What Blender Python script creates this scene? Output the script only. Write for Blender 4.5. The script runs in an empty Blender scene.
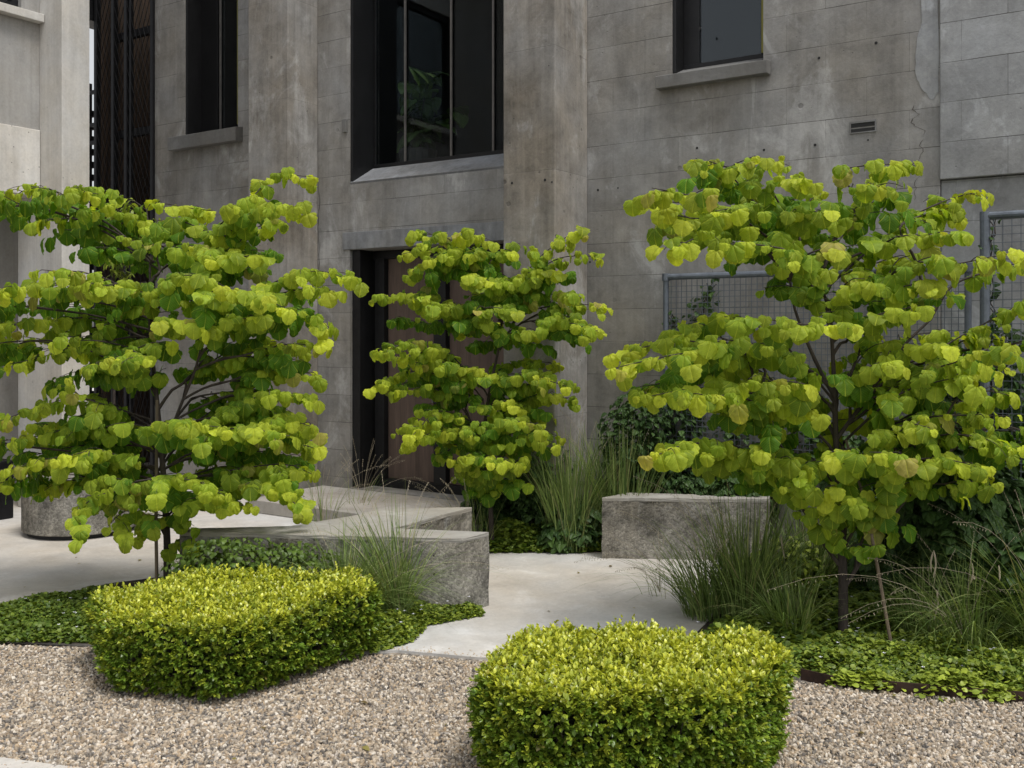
import bpy, math, random
import numpy as np
from math import radians, sin, cos, pi, atan2, sqrt
random.seed(7); rng = np.random.default_rng(11)
scn = bpy.context.scene
col = scn.collection

# ------------------------------------------------------------------ camera, sky, sun, exposure
F = 1000.0; HOR = 332.0; EYE = 1.6
cam = bpy.data.objects.new('camera', bpy.data.cameras.new('camera')); col.objects.link(cam)
cam.location = (0, 0, EYE); cam.rotation_euler = (radians(90), 0, 0)
cam.data.sensor_width = 36; cam.data.lens = F*36/1024
cam.data.shift_y = -(384-HOR)/1024
cam.data.clip_start = .05; cam.data.clip_end = 2000
scn.camera = cam
E = (0.837, -0.547); N = (-0.547, -0.837)          # along the main wall (to the right) and out of it
W0 = (-1.54, 9.5)
SUN = (E[0]*.42+N[0]*.10, E[1]*.42+N[1]*.10, 1.0)
sl = sqrt(sum(c*c for c in SUN)); SUN = tuple(c/sl for c in SUN)
world = bpy.data.worlds.new('World'); scn.world = world; world.use_nodes = True
wt = world.node_tree; wt.nodes.clear()
sky = wt.nodes.new('ShaderNodeTexSky'); sky.sky_type = 'NISHITA'; sky.sun_disc = False
sky.sun_elevation = math.asin(SUN[2]); sky.sun_rotation = atan2(SUN[0], SUN[1])
sky.dust_density = 3.0; sky.air_density = 1.2
hs = wt.nodes.new('ShaderNodeHueSaturation'); hs.inputs['Saturation'].default_value = .18
bg = wt.nodes.new('ShaderNodeBackground'); bg.inputs['Strength'].default_value = .12
wo = wt.nodes.new('ShaderNodeOutputWorld')
wt.links.new(sky.outputs[0], hs.inputs['Color']); wt.links.new(hs.outputs[0], bg.inputs[0]); wt.links.new(bg.outputs[0], wo.inputs[0])
sun = bpy.data.objects.new('sun', bpy.data.lights.new('sun', 'SUN')); col.objects.link(sun)
sun.data.energy = 1.5; sun.data.angle = radians(16); sun.data.color = (1, .965, .91)
from mathutils import Vector, Matrix
sun.rotation_euler = Vector(SUN).to_track_quat('Z', 'Y').to_euler(); sun.location = (4, -4, 12)
scn.view_settings.view_transform = 'Standard'; scn.view_settings.look = 'None'
scn.view_settings.exposure = 0.52; scn.view_settings.gamma = 1; scn.view_settings.use_curve_mapping = False
scn.cycles.max_bounces = 6; scn.cycles.transparent_max_bounces = 8; scn.cycles.use_denoising = True

# ------------------------------------------------------------------ geometry helpers
def at(px, py, d): return ((px-512)/F*d, d, EYE-(py-HOR)/F*d)
def gnd(px, py, z=0.0):
    d = F*(EYE-z)/(py-HOR); return ((px-512)/F*d, d, z)
def link(o, parent=None):
    col.objects.link(o)
    if parent is not None: o.parent = parent
    return o
def tag(o, label=None, cat=None, group=None, kind=None):
    for k, v in (('label', label), ('category', cat), ('group', group), ('kind', kind)):
        if v: o[k] = v
    return o
def empty(name, loc, rz=0.0, **k):
    o = bpy.data.objects.new(name, None); o.location = loc; o.rotation_euler = (0, 0, rz); o.empty_display_size = .2
    link(o); return tag(o, **k)
def npmesh(name, V, Q, mat, parent=None, attrs=None, uv=None, smooth=False):
    """V (n,3), Q (m,4 or 3)"""
    V = np.asarray(V, np.float32); Q = np.asarray(Q, np.int32)
    me = bpy.data.meshes.new(name); k = Q.shape[1]
    me.vertices.add(len(V)); me.vertices.foreach_set('co', V.ravel())
    me.loops.add(Q.size); me.loops.foreach_set('vertex_index', Q.ravel())
    me.polygons.add(len(Q)); me.polygons.foreach_set('loop_start', np.arange(0, Q.size, k, dtype=np.int32))
    me.update(calc_edges=True)
    if smooth: me.polygons.foreach_set('use_smooth', np.ones(len(Q), bool))
    if attrs:
        for an, av in attrs.items():
            a = me.attributes.new(an, 'FLOAT', 'POINT'); a.data.foreach_set('value', np.asarray(av, np.float32))
    if uv is not None:
        u = me.uv_layers.new(name='UVMap'); u.data.foreach_set('uv', np.asarray(uv, np.float32)[Q.ravel()].ravel())
    me.materials.append(mat); me.validate()
    return link(bpy.data.objects.new(name, me), parent)
class MB:
    def __init__(s): s.v = []; s.f = []
    def add(s, V, Fc):
        b = len(s.v); s.v += [tuple(p) for p in V]; s.f += [tuple(b+i for i in f) for f in Fc]; return s
    def box(s, x0, x1, y0, y1, z0, z1):
        return s.add([(x0,y0,z0),(x1,y0,z0),(x1,y1,z0),(x0,y1,z0),(x0,y0,z1),(x1,y0,z1),(x1,y1,z1),(x0,y1,z1)],
                     [(0,3,2,1),(4,5,6,7),(0,1,5,4),(1,2,6,5),(2,3,7,6),(3,0,4,7)])
    def prism(s, P, z0, z1):                        # P: counter-clockwise list of (x, y)
        n = len(P)
        return s.add([(x,y,z0) for x,y in P]+[(x,y,z1) for x,y in P],
                     [tuple(range(n-1,-1,-1)), tuple(range(n,2*n))]+[(i,(i+1)%n,n+(i+1)%n,n+i) for i in range(n)])
    def tube(s, P, R, k=6, cap=True):
        V, Q = tube_np(P, R, k); s.add(V.tolist(), Q.tolist())
        if cap:
            b = len(s.v)-len(V); s.f.append(tuple(b+i for i in range(k-1,-1,-1))); s.f.append(tuple(len(s.v)-k+i for i in range(k)))
        return s
    def obj(s, name, mat, parent=None, bevel=0, smooth=False, seg=2):
        me = bpy.data.meshes.new(name); me.from_pydata(s.v, [], s.f); me.materials.append(mat)
        if smooth: me.polygons.foreach_set('use_smooth', [True]*len(me.polygons))
        o = link(bpy.data.objects.new(name, me), parent)
        if bevel:
            m = o.modifiers.new('bevel', 'BEVEL'); m.width = bevel; m.segments = seg; m.limit_method = 'ANGLE'; m.angle_limit = radians(40)
        return o
def tube_np(P, R, k=6):
    P = np.asarray(P, float); n = len(P); R = np.broadcast_to(np.asarray(R, float), (n,))
    T = np.gradient(P, axis=0); T /= np.linalg.norm(T, axis=1)[:, None]+1e-9
    up = np.where(np.abs(T[:, 2:3]) > .9, [[1., 0, 0]], [[0, 0, 1.]])
    A = np.cross(T, up); A /= np.linalg.norm(A, axis=1)[:, None]; B = np.cross(T, A)
    a = np.arange(k)*2*pi/k
    V = P[:, None]+R[:, None, None]*(A[:, None]*np.cos(a)[None, :, None]+B[:, None]*np.sin(a)[None, :, None])
    i = np.arange(n-1)[:, None]*k; j = np.arange(k)[None]
    Q = np.stack([i+j, i+(j+1) % k, i+k+(j+1) % k, i+k+j], -1).reshape(-1, 4)
    return V.reshape(-1, 3), Q
def spline(P, step=.045):
    P = np.asarray(P, float); n = len(P)
    if n == 2: P = np.array([P[0], (P[0]+P[1])/2, P[1]]); n = 3
    X = np.vstack([2*P[0]-P[1], P, 2*P[-1]-P[-2]]); out = []
    for i in range(n-1):
        p0, p1, p2, p3 = X[i:i+4]; m = max(2, int(np.linalg.norm(p2-p1)/step))
        for t in np.linspace(0, 1, m, endpoint=False):
            out.append(.5*((2*p1)+(-p0+p2)*t+(2*p0-5*p1+4*p2-p3)*t*t+(-p0+3*p1-3*p2+p3)*t**3))
    out.append(P[-1]); return np.array(out)
def inpoly(x, y, P):
    c = np.zeros(len(x), bool); n = len(P)
    for i in range(n):
        x0, y0 = P[i]; x1, y1 = P[(i+1) % n]
        if y0 == y1: continue
        c ^= ((y0 > y) != (y1 > y)) & (x < (x1-x0)*(y-y0)/(y1-y0)+x0)
    return c
def scatter(P, n):
    P = np.array(P); lo = P.min(0); hi = P.max(0); xs = np.empty((0, 2))
    while len(xs) < n:
        q = lo+(hi-lo)*rng.random((n*2, 2)); xs = np.vstack([xs, q[inpoly(q[:, 0], q[:, 1], P)]])
    return xs[:n]
def gpoly(px): return [gnd(a, b)[:2] for a, b in px]

# ------------------------------------------------------------------ materials
def newmat(name):
    m = bpy.data.materials.new(name); m.use_nodes = True; nt = m.node_tree; nt.nodes.clear()
    out = nt.nodes.new('ShaderNodeOutputMaterial'); return m, nt, out
class G:
    def __init__(s, nt): s.nt = nt
    def n(s, t, **k):
        nd = s.nt.nodes.new('ShaderNode'+t); ins = k.pop('ins', {})
        for a, v in k.items(): setattr(nd, a, v)
        for a, v in ins.items():
            sk = nd.inputs[a]
            if isinstance(v, bpy.types.NodeSocket): s.nt.links.new(v, sk)
            else: sk.default_value = v
        return nd
    def math(s, op, a, b=0.0, c=0.0, clamp=False):
        return s.n('Math', operation=op, use_clamp=clamp, ins={0: a, 1: b, 2: c}).outputs[0]
    def noise(s, vec, scale, detail=4, rough=.55, dist=0):
        return s.n('TexNoise', ins={'Vector': vec, 'Scale': scale, 'Detail': detail, 'Roughness': rough, 'Distortion': dist}).outputs['Fac']
    def ramp(s, v, a, b, lo=0.0, hi=1.0):
        return s.n('MapRange', ins={0: v, 1: a, 2: b, 3: lo, 4: hi}).outputs[0]
    def mix(s, f, a, b, mode='MIX'):
        nd = s.n('Mix', data_type='RGBA', blend_type=mode); 
        for k, v in ((0, f), (6, a), (7, b)):
            if isinstance(v, bpy.types.NodeSocket): s.nt.links.new(v, nd.inputs[k])
            elif k == 0: nd.inputs[0].default_value = v
            else: nd.inputs[k].default_value = (*v[:3], 1)
        return nd.outputs[2]
    def map(s, vec, sc=(1,1,1), loc=(0,0,0)):
        return s.n('Mapping', ins={'Vector': vec, 'Scale': sc, 'Location': loc}).outputs[0]
    def bump(s, h, st=.3, dist=.01, nrm=None):
        i = {'Height': h, 'Strength': st, 'Distance': dist}
        if nrm: i['Normal'] = nrm
        return s.n('Bump', ins=i).outputs[0]
def concrete(name, c, joints=0.0, streak=.5, blotch=.5, white=.3, pits=.5, rough=.85, bw=.56, bh=.262, tint=(1.0, .97, .92), bump=.35, seed=0.0, fine=1.0, zoff=0.0):
    m, nt, out = newmat(name); g = G(nt)
    P = g.n('TexCoord').outputs['Object']; P = g.map(P, loc=(seed, seed*.7, 0))
    sx = g.n('SeparateXYZ', ins={0: P}); h = g.math('ADD', sx.outputs[0], sx.outputs[1])
    big = g.noise(P, .9, 6, .6); mid = g.noise(P, 3.2, 6, .65, .4); fin = g.noise(P, 45*fine, 4, .7)
    stv = g.map(P, (3.6, 3.6, .55)); st = g.noise(stv, 1.0, 7, .7, .5); st2 = g.noise(g.map(P, (22, 22, .5)), 1.0, 3, .6)
    base = tuple(x for x in c); cool = (c[0]*.93, c[1]*.97, c[2]*1.04)
    colr = g.mix(g.ramp(big, .35, .65), tuple(c[i]*tint[i]*.96 for i in range(3)), cool)
    v = g.math('MULTIPLY_ADD', g.ramp(mid, .32, .68, -1, 1), .24*blotch*2, 1.0)
    v = g.math('MULTIPLY_ADD', g.ramp(g.noise(P, 11.0, 5, .7, .8), .35, .65, -1, 1), .08*blotch*2, v)
    v = g.math('MULTIPLY_ADD', g.ramp(big, .3, .7, -1, 1), .18*blotch*2, v)
    v = g.math('MULTIPLY_ADD', g.ramp(st, .3, .7, -1, 1), .20*streak*2, v)
    v = g.math('MULTIPLY_ADD', g.ramp(st2, .35, .7, -1, 1), .08*streak*2, v)
    v = g.math('MULTIPLY_ADD', g.ramp(fin, .3, .7, -1, 1), .07, v)
    v = g.math('MAXIMUM', v, .3)
    hh = g.math('MULTIPLY_ADD', fin, .25+.25*(fine-1), g.math('MULTIPLY', mid, .5))
    # efflorescence / patching
    wn = g.noise(g.map(P, (1.7, 1.7, 1.1), (3.1, 5.2, 1.7)), 1.3, 8, .68, .6)
    wf = g.math('MAXIMUM', g.ramp(wn, .56, .64, 0, .9), g.math('MULTIPLY', g.ramp(g.noise(g.map(P, (2.5, 2.5, .9), (9.1, 2.2, 4.4)), 1.0, 9, .75, 1.2), .60, .66), .8))
    # pits
    vo = g.n('TexVoronoi', ins={'Vector': P, 'Scale': 14.0*fine}).outputs['Distance']
    pm = g.math('MULTIPLY', g.ramp(vo, .10, .06), g.ramp(g.noise(P, 2.1, 3), .52, .6))
    vo2 = g.n('TexVoronoi', ins={'Vector': P, 'Scale': 3.3*fine}).outputs['Distance']
    pm = g.math('MAXIMUM', pm, g.math('MULTIPLY', g.ramp(vo2, .075, .05), g.ramp(g.noise(P, 1.1, 3), .5, .6)))
    colr = g.mix(g.math('MULTIPLY', wf, white), colr, tuple(min(.75, x*1.75) for x in cool))
    vec = g.n('CombineXYZ', ins={0: v, 1: v, 2: v}).outputs[0]
    if fine > 2:
        ag = g.n('TexVoronoi', ins={'Vector': P, 'Scale': 70.0}); sc_ = g.n('SeparateColor', ins={0: ag.outputs['Color']}).outputs[0]
        v = g.math('MULTIPLY', v, g.ramp(sc_, 0, 1, .68, 1.34)); hh = g.math('MULTIPLY_ADD', ag.outputs['Distance'], -.35, hh)
        rg = g.noise(g.map(P, (9, 9, 3)), 1.0, 6, .75); v = g.math('MULTIPLY_ADD', g.ramp(rg, .35, .65, -1, 1), .18, v); hh = g.math('MULTIPLY_ADD', rg, .8, hh); vec = g.n('CombineXYZ', ins={0: v, 1: v, 2: v}).outputs[0]
    colr = g.mix(1.0, colr, vec, 'MULTIPLY')
    colr = g.mix(g.math('MULTIPLY', pm, pits), colr, tuple(x*.25 for x in c))
    hh = g.math('MULTIPLY_ADD', pm, -1.2*pits, hh)
    if joints > 0:
        wob = g.math('MULTIPLY_ADD', g.noise(P, 2.0, 2), .012, -.006)
        bv = g.n('CombineXYZ', ins={0: h, 1: g.math('ADD', g.math('ADD', sx.outputs[2], wob), zoff), 2: 0.0}).outputs[0]
        br = g.n('TexBrick', offset=.5, squash=1.0, ins={'Vector': bv, 'Color1': (.86,.86,.86,1), 'Color2': (1.1,1.1,1.1,1), 'Mortar': (1,1,1,1), 'Scale': 1.0, 'Mortar Size': .0032, 'Mortar Smooth': .3, 'Bias': 0.0, 'Brick Width': bw, 'Row Height': bh})
        # vertical joints are fainter than the courses
        row = g.math('ABSOLUTE', g.math('SUBTRACT', g.math('FRACT', g.math('DIVIDE', g.math('ADD', g.math('ADD', sx.outputs[2], wob), zoff), bh)), .5))
        isrow = g.ramp(row, .47, .485)
        wear = g.ramp(g.noise(g.map(P, (2.2, 2.2, 5)), 1.0, 5), .38, .6, .12, 1)
        jf = g.math('MULTIPLY', br.outputs['Fac'], g.math('MULTIPLY', wear, g.math('MULTIPLY_ADD', isrow, .55, .45)))
        colr = g.mix(.55*min(1, joints+.3), colr, br.outputs['Color'], 'MULTIPLY')
        colr = g.mix(g.math('MULTIPLY', jf, joints), colr, tuple(x*.28 for x in c))
        hh = g.math('MULTIPLY_ADD', jf, -1.0*joints, hh)
    b = g.n('BsdfPrincipled', ins={'Base Color': colr, 'Roughness': rough, 'Specular IOR Level': .3, 'Normal': g.bump(hh, bump, .02)})
    nt.links.new(b.outputs[0], out.inputs[0]); return m
def plain(name, c, rough=.6, metal=0.0, var=.15, scale=12, spec=.4, bump=.1, stretch=(1,1,1), coat=0.0):
    m, nt, out = newmat(name); g = G(nt); P = g.map(g.n('TexCoord').outputs['Object'], stretch)
    n1 = g.noise(P, scale, 6, .65); n2 = g.noise(P, scale*.15+.5, 4, .6)
    v = g.math('MULTIPLY_ADD', g.ramp(n1, .3, .7, -1, 1), var, 1.0); v = g.math('MULTIPLY_ADD', g.ramp(n2, .3, .7, -1, 1), var, v)
    vec = g.n('CombineXYZ', ins={0: v, 1: v, 2: v}).outputs[0]
    b = g.n('BsdfPrincipled', ins={'Base Color': g.mix(1.0, c, vec, 'MULTIPLY'), 'Roughness': g.ramp(n1, .3, .7, max(0, rough-.08), min(1, rough+.08)), 'Metallic': metal, 'Specular IOR Level': spec, 'Normal': g.bump(n1, bump, .005)})
    nt.links.new(b.outputs[0], out.inputs[0]); return m
def leafmat(name, old, young, dry=None, trans=.35, rough=.42, veins=True, spec=.35, dryamt=.96):
    m, nt, out = newmat(name); g = G(nt)
    age = g.n('Attribute', attribute_name='age').outputs['Fac']; rnd = g.n('Attribute', attribute_name='rnd').outputs['Fac']
    c = g.mix(age, old, young)
    if dry: c = g.mix(g.ramp(rnd, dryamt, 1.0, 0, .75), c, dry)
    v = g.math('MULTIPLY_ADD', g.math('FRACT', g.math('MULTIPLY', rnd, 7.31)), .5, .76)
    vec = g.n('CombineXYZ', ins={0: v, 1: v, 2: v}).outputs[0]; c = g.mix(1.0, c, vec, 'MULTIPLY')
    ins = {'Roughness': rough, 'Specular IOR Level': spec}
    if veins:
        uv = g.n('SeparateXYZ', ins={0: g.n('UVMap').outputs[0]})
        x = uv.outputs[0]; y = g.math('ADD', uv.outputs[1], .06)
        an = g.math('ARCTAN2', x, y)
        vn = g.math('ABSOLUTE', g.math('SINE', g.math('MULTIPLY', an, 4.2)))
        vein = g.ramp(vn, .16, .0)
        r2 = g.math('ADD', g.math('MULTIPLY', g.math('ABSOLUTE', x), 1.2), g.math('MULTIPLY', y, 1.0))
        vein2 = g.math('MULTIPLY', g.ramp(g.math('ABSOLUTE', g.math('SINE', g.math('MULTIPLY', g.math('SUBTRACT', y, g.math('MULTIPLY', g.math('ABSOLUTE', x), .8)), 26.0))), .25, .0), .35)
        vv = g.math('MAXIMUM', vein, vein2)
        P = g.n('TexCoord').outputs['Object']; bl = g.noise(P, 60, 3, .6)
        c = g.mix(g.math('MULTIPLY', vv, .50), c, tuple(min(1, a*1.5+.02) for a in young))
        c = g.mix(g.ramp(bl, .45, .75, 0, .3), c, tuple(a*.6 for a in old))
        hgt = g.math('MULTIPLY_ADD', vn, 1.2, bl)
        ins['Normal'] = g.bump(hgt, .7, .006)
    ins['Base Color'] = c
    b = g.n('BsdfPrincipled', ins=ins)
    tr = g.n('BsdfTranslucent', ins={'Color': g.mix(1.0, c, (1.25, 1.2, .5), 'MULTIPLY')})
    mx = g.n('MixShader', ins={0: trans, 1: b.outputs[0], 2: tr.outputs[0]})
    nt.links.new(mx.outputs[0], out.inputs[0]); return m
def glassmat(name, refl=.8):
    m, nt, out = newmat(name); g = G(nt)
    n = g.bump(g.noise(g.n('TexCoord').outputs['Object'], .6, 0), .01, .01)
    fr = g.n('Fresnel', ins={'IOR': 1.42, 'Normal': n}).outputs[0]
    mx = g.n('MixShader', ins={0: g.math('MULTIPLY', fr, refl), 1: g.n('BsdfTransparent', ins={0: (.82, .85, .85, 1)}).outputs[0], 2: g.n('BsdfGlossy', ins={'Color': (.9,.95,1,1), 'Roughness': 0.0, 'Normal': n}).outputs[0]})
    nt.links.new(mx.outputs[0], out.inputs[0]); return m

M = {}
M['wall'] = concrete('wall_concrete', (.292, .278, .256), joints=.85, streak=.38, blotch=.44, white=.55, pits=.45, zoff=.05)
M['block'] = concrete('block_concrete', (.34, .336, .325), joints=.95, streak=.15, blotch=.45, white=.65, pits=.3, bw=.55, bh=.262, seed=4.3, zoff=.03, tint=(.97,.98,1))
M['buttress'] = concrete('buttress_concrete', (.272, .256, .232), joints=.4, streak=.6, blotch=.52, white=.6, pits=.8, bw=9, bh=.95, seed=9.1, tint=(1.06,.99,.90))
M['lintel'] = concrete('lintel_concrete', (.26, .265, .272), streak=.5, blotch=.4, white=.3, pits=.3, seed=2.2, bump=.2)
M['sill'] = concrete('sill_concrete', (.185, .18, .17), streak=.2, blotch=.3, white=.4, pits=.4, seed=6.0, bump=.3)
M['pale'] = concrete('pale_render', (.60, .575, .53), streak=.3, blotch=.16, white=.12, pits=.6, seed=1.4, bump=.2)
M['palewall'] = concrete('grey_render', (.37, .355, .33), streak=.35, blotch=.16, white=.1, pits=.2, seed=3.4, bump=.15)
M['paleband'] = concrete('band_render', (.64, .61, .56), streak=.3, blotch=.2, white=.2, pits=.8, seed=5.4, bump=.25)
M['bench'] = concrete('rough_bench_concrete', (.235, .220, .190), joints=.0, streak=.25, blotch=1.0, white=.8, pits=1.0, seed=8.8, bump=.55, fine=2.6)
M['paving'] = concrete('pale_paving_concrete', (.53, .50, .455), streak=.0, blotch=.26, white=.25, pits=.25, seed=7.7, bump=.12, tint=(1.02,.98,.93))
M['step'] = concrete('door_step_concrete', (.40, .37, .33), streak=.2, blotch=.3, white=.2, seed=2.9)
M['black'] = plain('black_window_metal', (.016, .016, .017), .45, .3, .2, 20)
M['mullion'] = plain('grey_aluminium', (.16, .15, .14), .5, .4, .2, 20)
M['yellow'] = plain('yellow_sealant', (.15, .14, .03), .7)
M['timber'] = plain('brown_timber', (.115, .080, .064), .55, 0, .25, 9, stretch=(9, 9, .6), bump=.25)
M['darktimber'] = plain('dark_timber_cladding', (.075, .050, .034), .7, 0, .35, 6, stretch=(9, 9, .5), bump=.2)
M['steel'] = plain('dark_steel', (.018, .018, .02), .5, .6, .2, 30)
M['galv'] = plain('galvanised_steel', (.15, .17, .20), .55, .45, .18, 35, bump=.05)
M['rust'] = plain('rusted_steel', (.050, .028, .020), .85, .1, .4, 25, bump=.3)
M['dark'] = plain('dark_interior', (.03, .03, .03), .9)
M['soffit'] = plain('dark_soffit', (.05, .042, .036), .8)
M['bark'] = plain('grey_brown_bark', (.055, .043, .037), .85, 0, .4, 40, bump=.6, stretch=(3,3,.6))
M['stake'] = plain('weathered_stake_wood', (.15, .115, .08), .8, 0, .3, 30, stretch=(6,6,.6))
M['pot'] = plain('dark_pot', (.04, .04, .042), .6)
M['soil'] = plain('dark_soil', (.032, .024, .018), .95, 0, .5, 30, bump=.9)
M['glass'] = glassmat('window_glass', .32); M['glass2'] = glassmat('reflective_glass', 1.3)
M['redbud'] = leafmat('redbud_leaf', (.105, .240, .018), (.63, .70, .065), (.62, .50, .16), trans=.50, rough=.5, spec=.22)
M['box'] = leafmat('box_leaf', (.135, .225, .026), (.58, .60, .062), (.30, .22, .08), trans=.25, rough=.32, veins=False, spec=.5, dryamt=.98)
M['cover'] = leafmat('groundcover_leaf', (.070, .125, .018), (.38, .46, .06), None, trans=.25, rough=.45, veins=False)
M['ivy'] = leafmat('dark_shrub_leaf', (.028, .065, .018), (.085, .15, .035), None, trans=.18, rough=.45, veins=True, spec=.28)
M['grass'] = leafmat('grass_blade', (.085, .150, .034), (.28, .36, .11), (.40, .34, .18), trans=.2, rough=.5, veins=False, dryamt=.86)
M['seed'] = plain('straw_seed_head', (.42, .36, .26), .8)
M['petal'] = plain('white_petal', (.70, .70, .78), .6)
M['stem'] = plain('dark_stems', (.022, .024, .013), .9, 0, .4, 60)

# ------------------------------------------------------------------ the ground
def sheet(name, P, z, mat, th=.0):
    m = MB()
    if th: m.prism(P, z-th, z)
    else: m.add([(x,y,z) for x,y in P], [tuple(range(len(P)))])
    return m.obj(name, mat)
def ccw(P):
    a = sum(P[i][0]*P[(i+1) % len(P)][1]-P[(i+1) % len(P)][0]*P[i][1] for i in range(len(P)))
    return P if a > 0 else P[::-1]
tag(sheet('ground', [(-400,-400),(400,-400),(400,600),(-400,600)], -.06, M['soil']), kind='structure')
edge_px = [(-420, 640), (0, 640), (150, 646), (300, 655), (398, 650), (475, 657), (620, 664), (760, 672), (900, 688), (1024, 698), (1200, 716)]
edge = [gnd(a, b)[:2] for a, b in edge_px]
pav = ccw([(-40, edge[0][1])]+edge+[(40, edge[-1][1]), (40, 40), (-40, 40)])
tag(sheet('paving', pav, 0, M['paving'], .055), kind='structure')
# gravel sheet with a pebble pattern, and real pebbles over the part the photo shows
mg, nt, out = newmat('gravel'); g = G(nt); P = g.n('TexCoord').outputs['Object']
vo = g.n('TexVoronoi', ins={'Vector': P, 'Scale': 62.0}); 
cr = g.n('ValToRGB', ins={0: g.n('SeparateColor', ins={0: vo.outputs['Color']}).outputs[0]})
def setramp(cr, stops):
    el = cr.color_ramp.elements
    while len(el) > 1: el.remove(el[0])
    el[0].position = stops[0][0]; el[0].color = (*stops[0][1], 1)
    for p, c in stops[1:]:
        e = el.new(p); e.color = (*c, 1)
stones = [(0, (.07,.068,.07)), (.14, (.20,.185,.17)), (.30, (.42,.36,.29)), (.46, (.30,.235,.17)), (.60, (.55,.50,.43)), (.74, (.50,.385,.26)), (.86, (.74,.70,.64)), (.93, (.62,.56,.50)), (1, (.13,.13,.14))]
setramp(cr, [(p, tuple(x*.6 for x in c)) for p, c in stones])
b = g.n('BsdfPrincipled', ins={'Base Color': cr.outputs[0], 'Roughness': .8, 'Normal': g.bump(vo.outputs['Distance'], .8, .01)})
nt.links.new(b.outputs[0], out.inputs[0])
grav = ccw([(-40, -20), (40, -20), (40, edge[-1][1])]+edge[::-1]+[(-40, edge[0][1])])
tag(sheet('gravel', grav, -.014, mg), kind='structure')
mp, nt, out = newmat('pebble'); g = G(nt)
rn = g.n('ObjectInfo').outputs['Random']
cr = g.n('ValToRGB', ins={0: rn}); setramp(cr, [(p, (min(.8,c[0]**1.15*1.0), c[1]**1.15*.985, c[2]**1.15*.95)) for p, c in stones])
P = g.n('TexCoord').outputs['Object']; nn = g.noise(P, 1.5, 4)
cc = g.mix(g.ramp(nn, .4, .7, 0, .4), cr.outputs[0], (.34, .28, .22))
b = g.n('BsdfPrincipled', ins={'Base Color': cc, 'Roughness': .62, 'Specular IOR Level': .35})
nt.links.new(b.outputs[0], out.inputs[0])
gv = ccw([gnd(a, b)[:2] for a, b in [(-40,642),(150,649),(300,658),(398,653),(475,660),(620,667),(760,676),(900,692),(1075,706),(1120,830),(-90,830)]])
gp = sheet('gravel_pebbles', gv, -.010, mg); tag(gp, kind='stuff', label='pale mixed beige and grey pebble gravel in the foreground', cat='gravel')
ng = bpy.data.node_groups.new('pebbles', 'GeometryNodeTree')
ng.interface.new_socket('Geometry', in_out='INPUT', socket_type='NodeSocketGeometry'); ng.interface.new_socket('Geometry', in_out='OUTPUT', socket_type='NodeSocketGeometry')
gi = ng.nodes.new('NodeGroupInput'); go = ng.nodes.new('NodeGroupOutput'); L = ng.links.new
dp = ng.nodes.new('GeometryNodeDistributePointsOnFaces'); dp.inputs['Density'].default_value = 7000
ico = ng.nodes.new('GeometryNodeMeshIcoSphere'); ico.inputs['Radius'].default_value = 1; ico.inputs['Subdivisions'].default_value = 2
ss = ng.nodes.new('GeometryNodeSetShadeSmooth')
sp = ng.nodes.new('GeometryNodeSetPosition'); nz = ng.nodes.new('ShaderNodeTexNoise'); nz.inputs['Scale'].default_value = 1.1
vm = ng.nodes.new('ShaderNodeVectorMath'); vm.operation = 'MULTIPLY_ADD'; vm.inputs[1].default_value = (1.1, 1.1, 1.1); vm.inputs[2].default_value = (-.55, -.55, -.55)
L(nz.outputs['Color'], vm.inputs[0]); L(vm.outputs[0], sp.inputs['Offset'])
sm = ng.nodes.new('GeometryNodeSetMaterial'); sm.inputs['Material'].default_value = mp
ip = ng.nodes.new('GeometryNodeInstanceOnPoints')
r1 = ng.nodes.new('FunctionNodeRandomValue'); r1.data_type = 'FLOAT_VECTOR'; r1.inputs[0].default_value = (0,0,0); r1.inputs[1].default_value = (6.28,6.28,6.28)
r2 = ng.nodes.new('FunctionNodeRandomValue'); r2.data_type = 'FLOAT_VECTOR'; r2.inputs[0].default_value = (.005,.004,.0035); r2.inputs[1].default_value = (.016,.0125,.009); r2.inputs['Seed'].default_value = 5
L(gi.outputs[0], dp.inputs['Mesh']); L(dp.outputs['Points'], ip.inputs['Points']); L(ico.outputs[0], sp.inputs['Geometry']); L(sp.outputs[0], ss.inputs[0]); L(ss.outputs[0], sm.inputs[0]); L(sm.outputs[0], ip.inputs['Instance'])
L(r1.outputs[0], ip.inputs['Rotation']); L(r2.outputs[0], ip.inputs['Scale'])
jg = ng.nodes.new('GeometryNodeJoinGeometry'); L(gi.outputs[0], jg.inputs[0]); L(ip.outputs[0], jg.inputs[0]); L(jg.outputs[0], go.inputs[0])
gp.modifiers.new('pebbles', 'NODES').node_group = ng
# pale slab corner at the bottom left
sl_ = ccw(gpoly([(-600, 700), (0, 757), (90, 769), (150, 1400), (-600, 1400)]))
tag(sheet('path', sl_, .0, M['paving'], .05), kind='structure')
# planting beds (soil sheets a little above the paving)
bedL = ccw(gpoly([(-420, 639), (-200, 604), (0, 604), (60, 596), (110, 584), (205, 572), (215, 552), (290, 548), (478, 604), (478, 612), (425, 622), (412, 640), (376, 651), (300, 654), (150, 645)]))
bedM = ccw(gpoly([(482, 553), (606, 553), (640, 503), (560, 489), (480, 497)]))
bedR = ccw(gpoly([(655, 664), (690, 640), (730, 600), (800, 572), (835, 530), (835, 480), (1200, 500), (1800, 560), (1800, 800), (1180, 713), (1024, 697), (900, 687), (760, 671)]))
bedB = ccw(gpoly([(640, 502), (820, 497), (835, 478), (760, 470), (620, 482)]))
for nm, P_ in (('planting_bed', bedL), ('planting_bed', bedM), ('planting_bed', bedR), ('planting_bed', bedB)):
    tag(sheet(nm, P_, .005, M['soil']), kind='structure')

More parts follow.
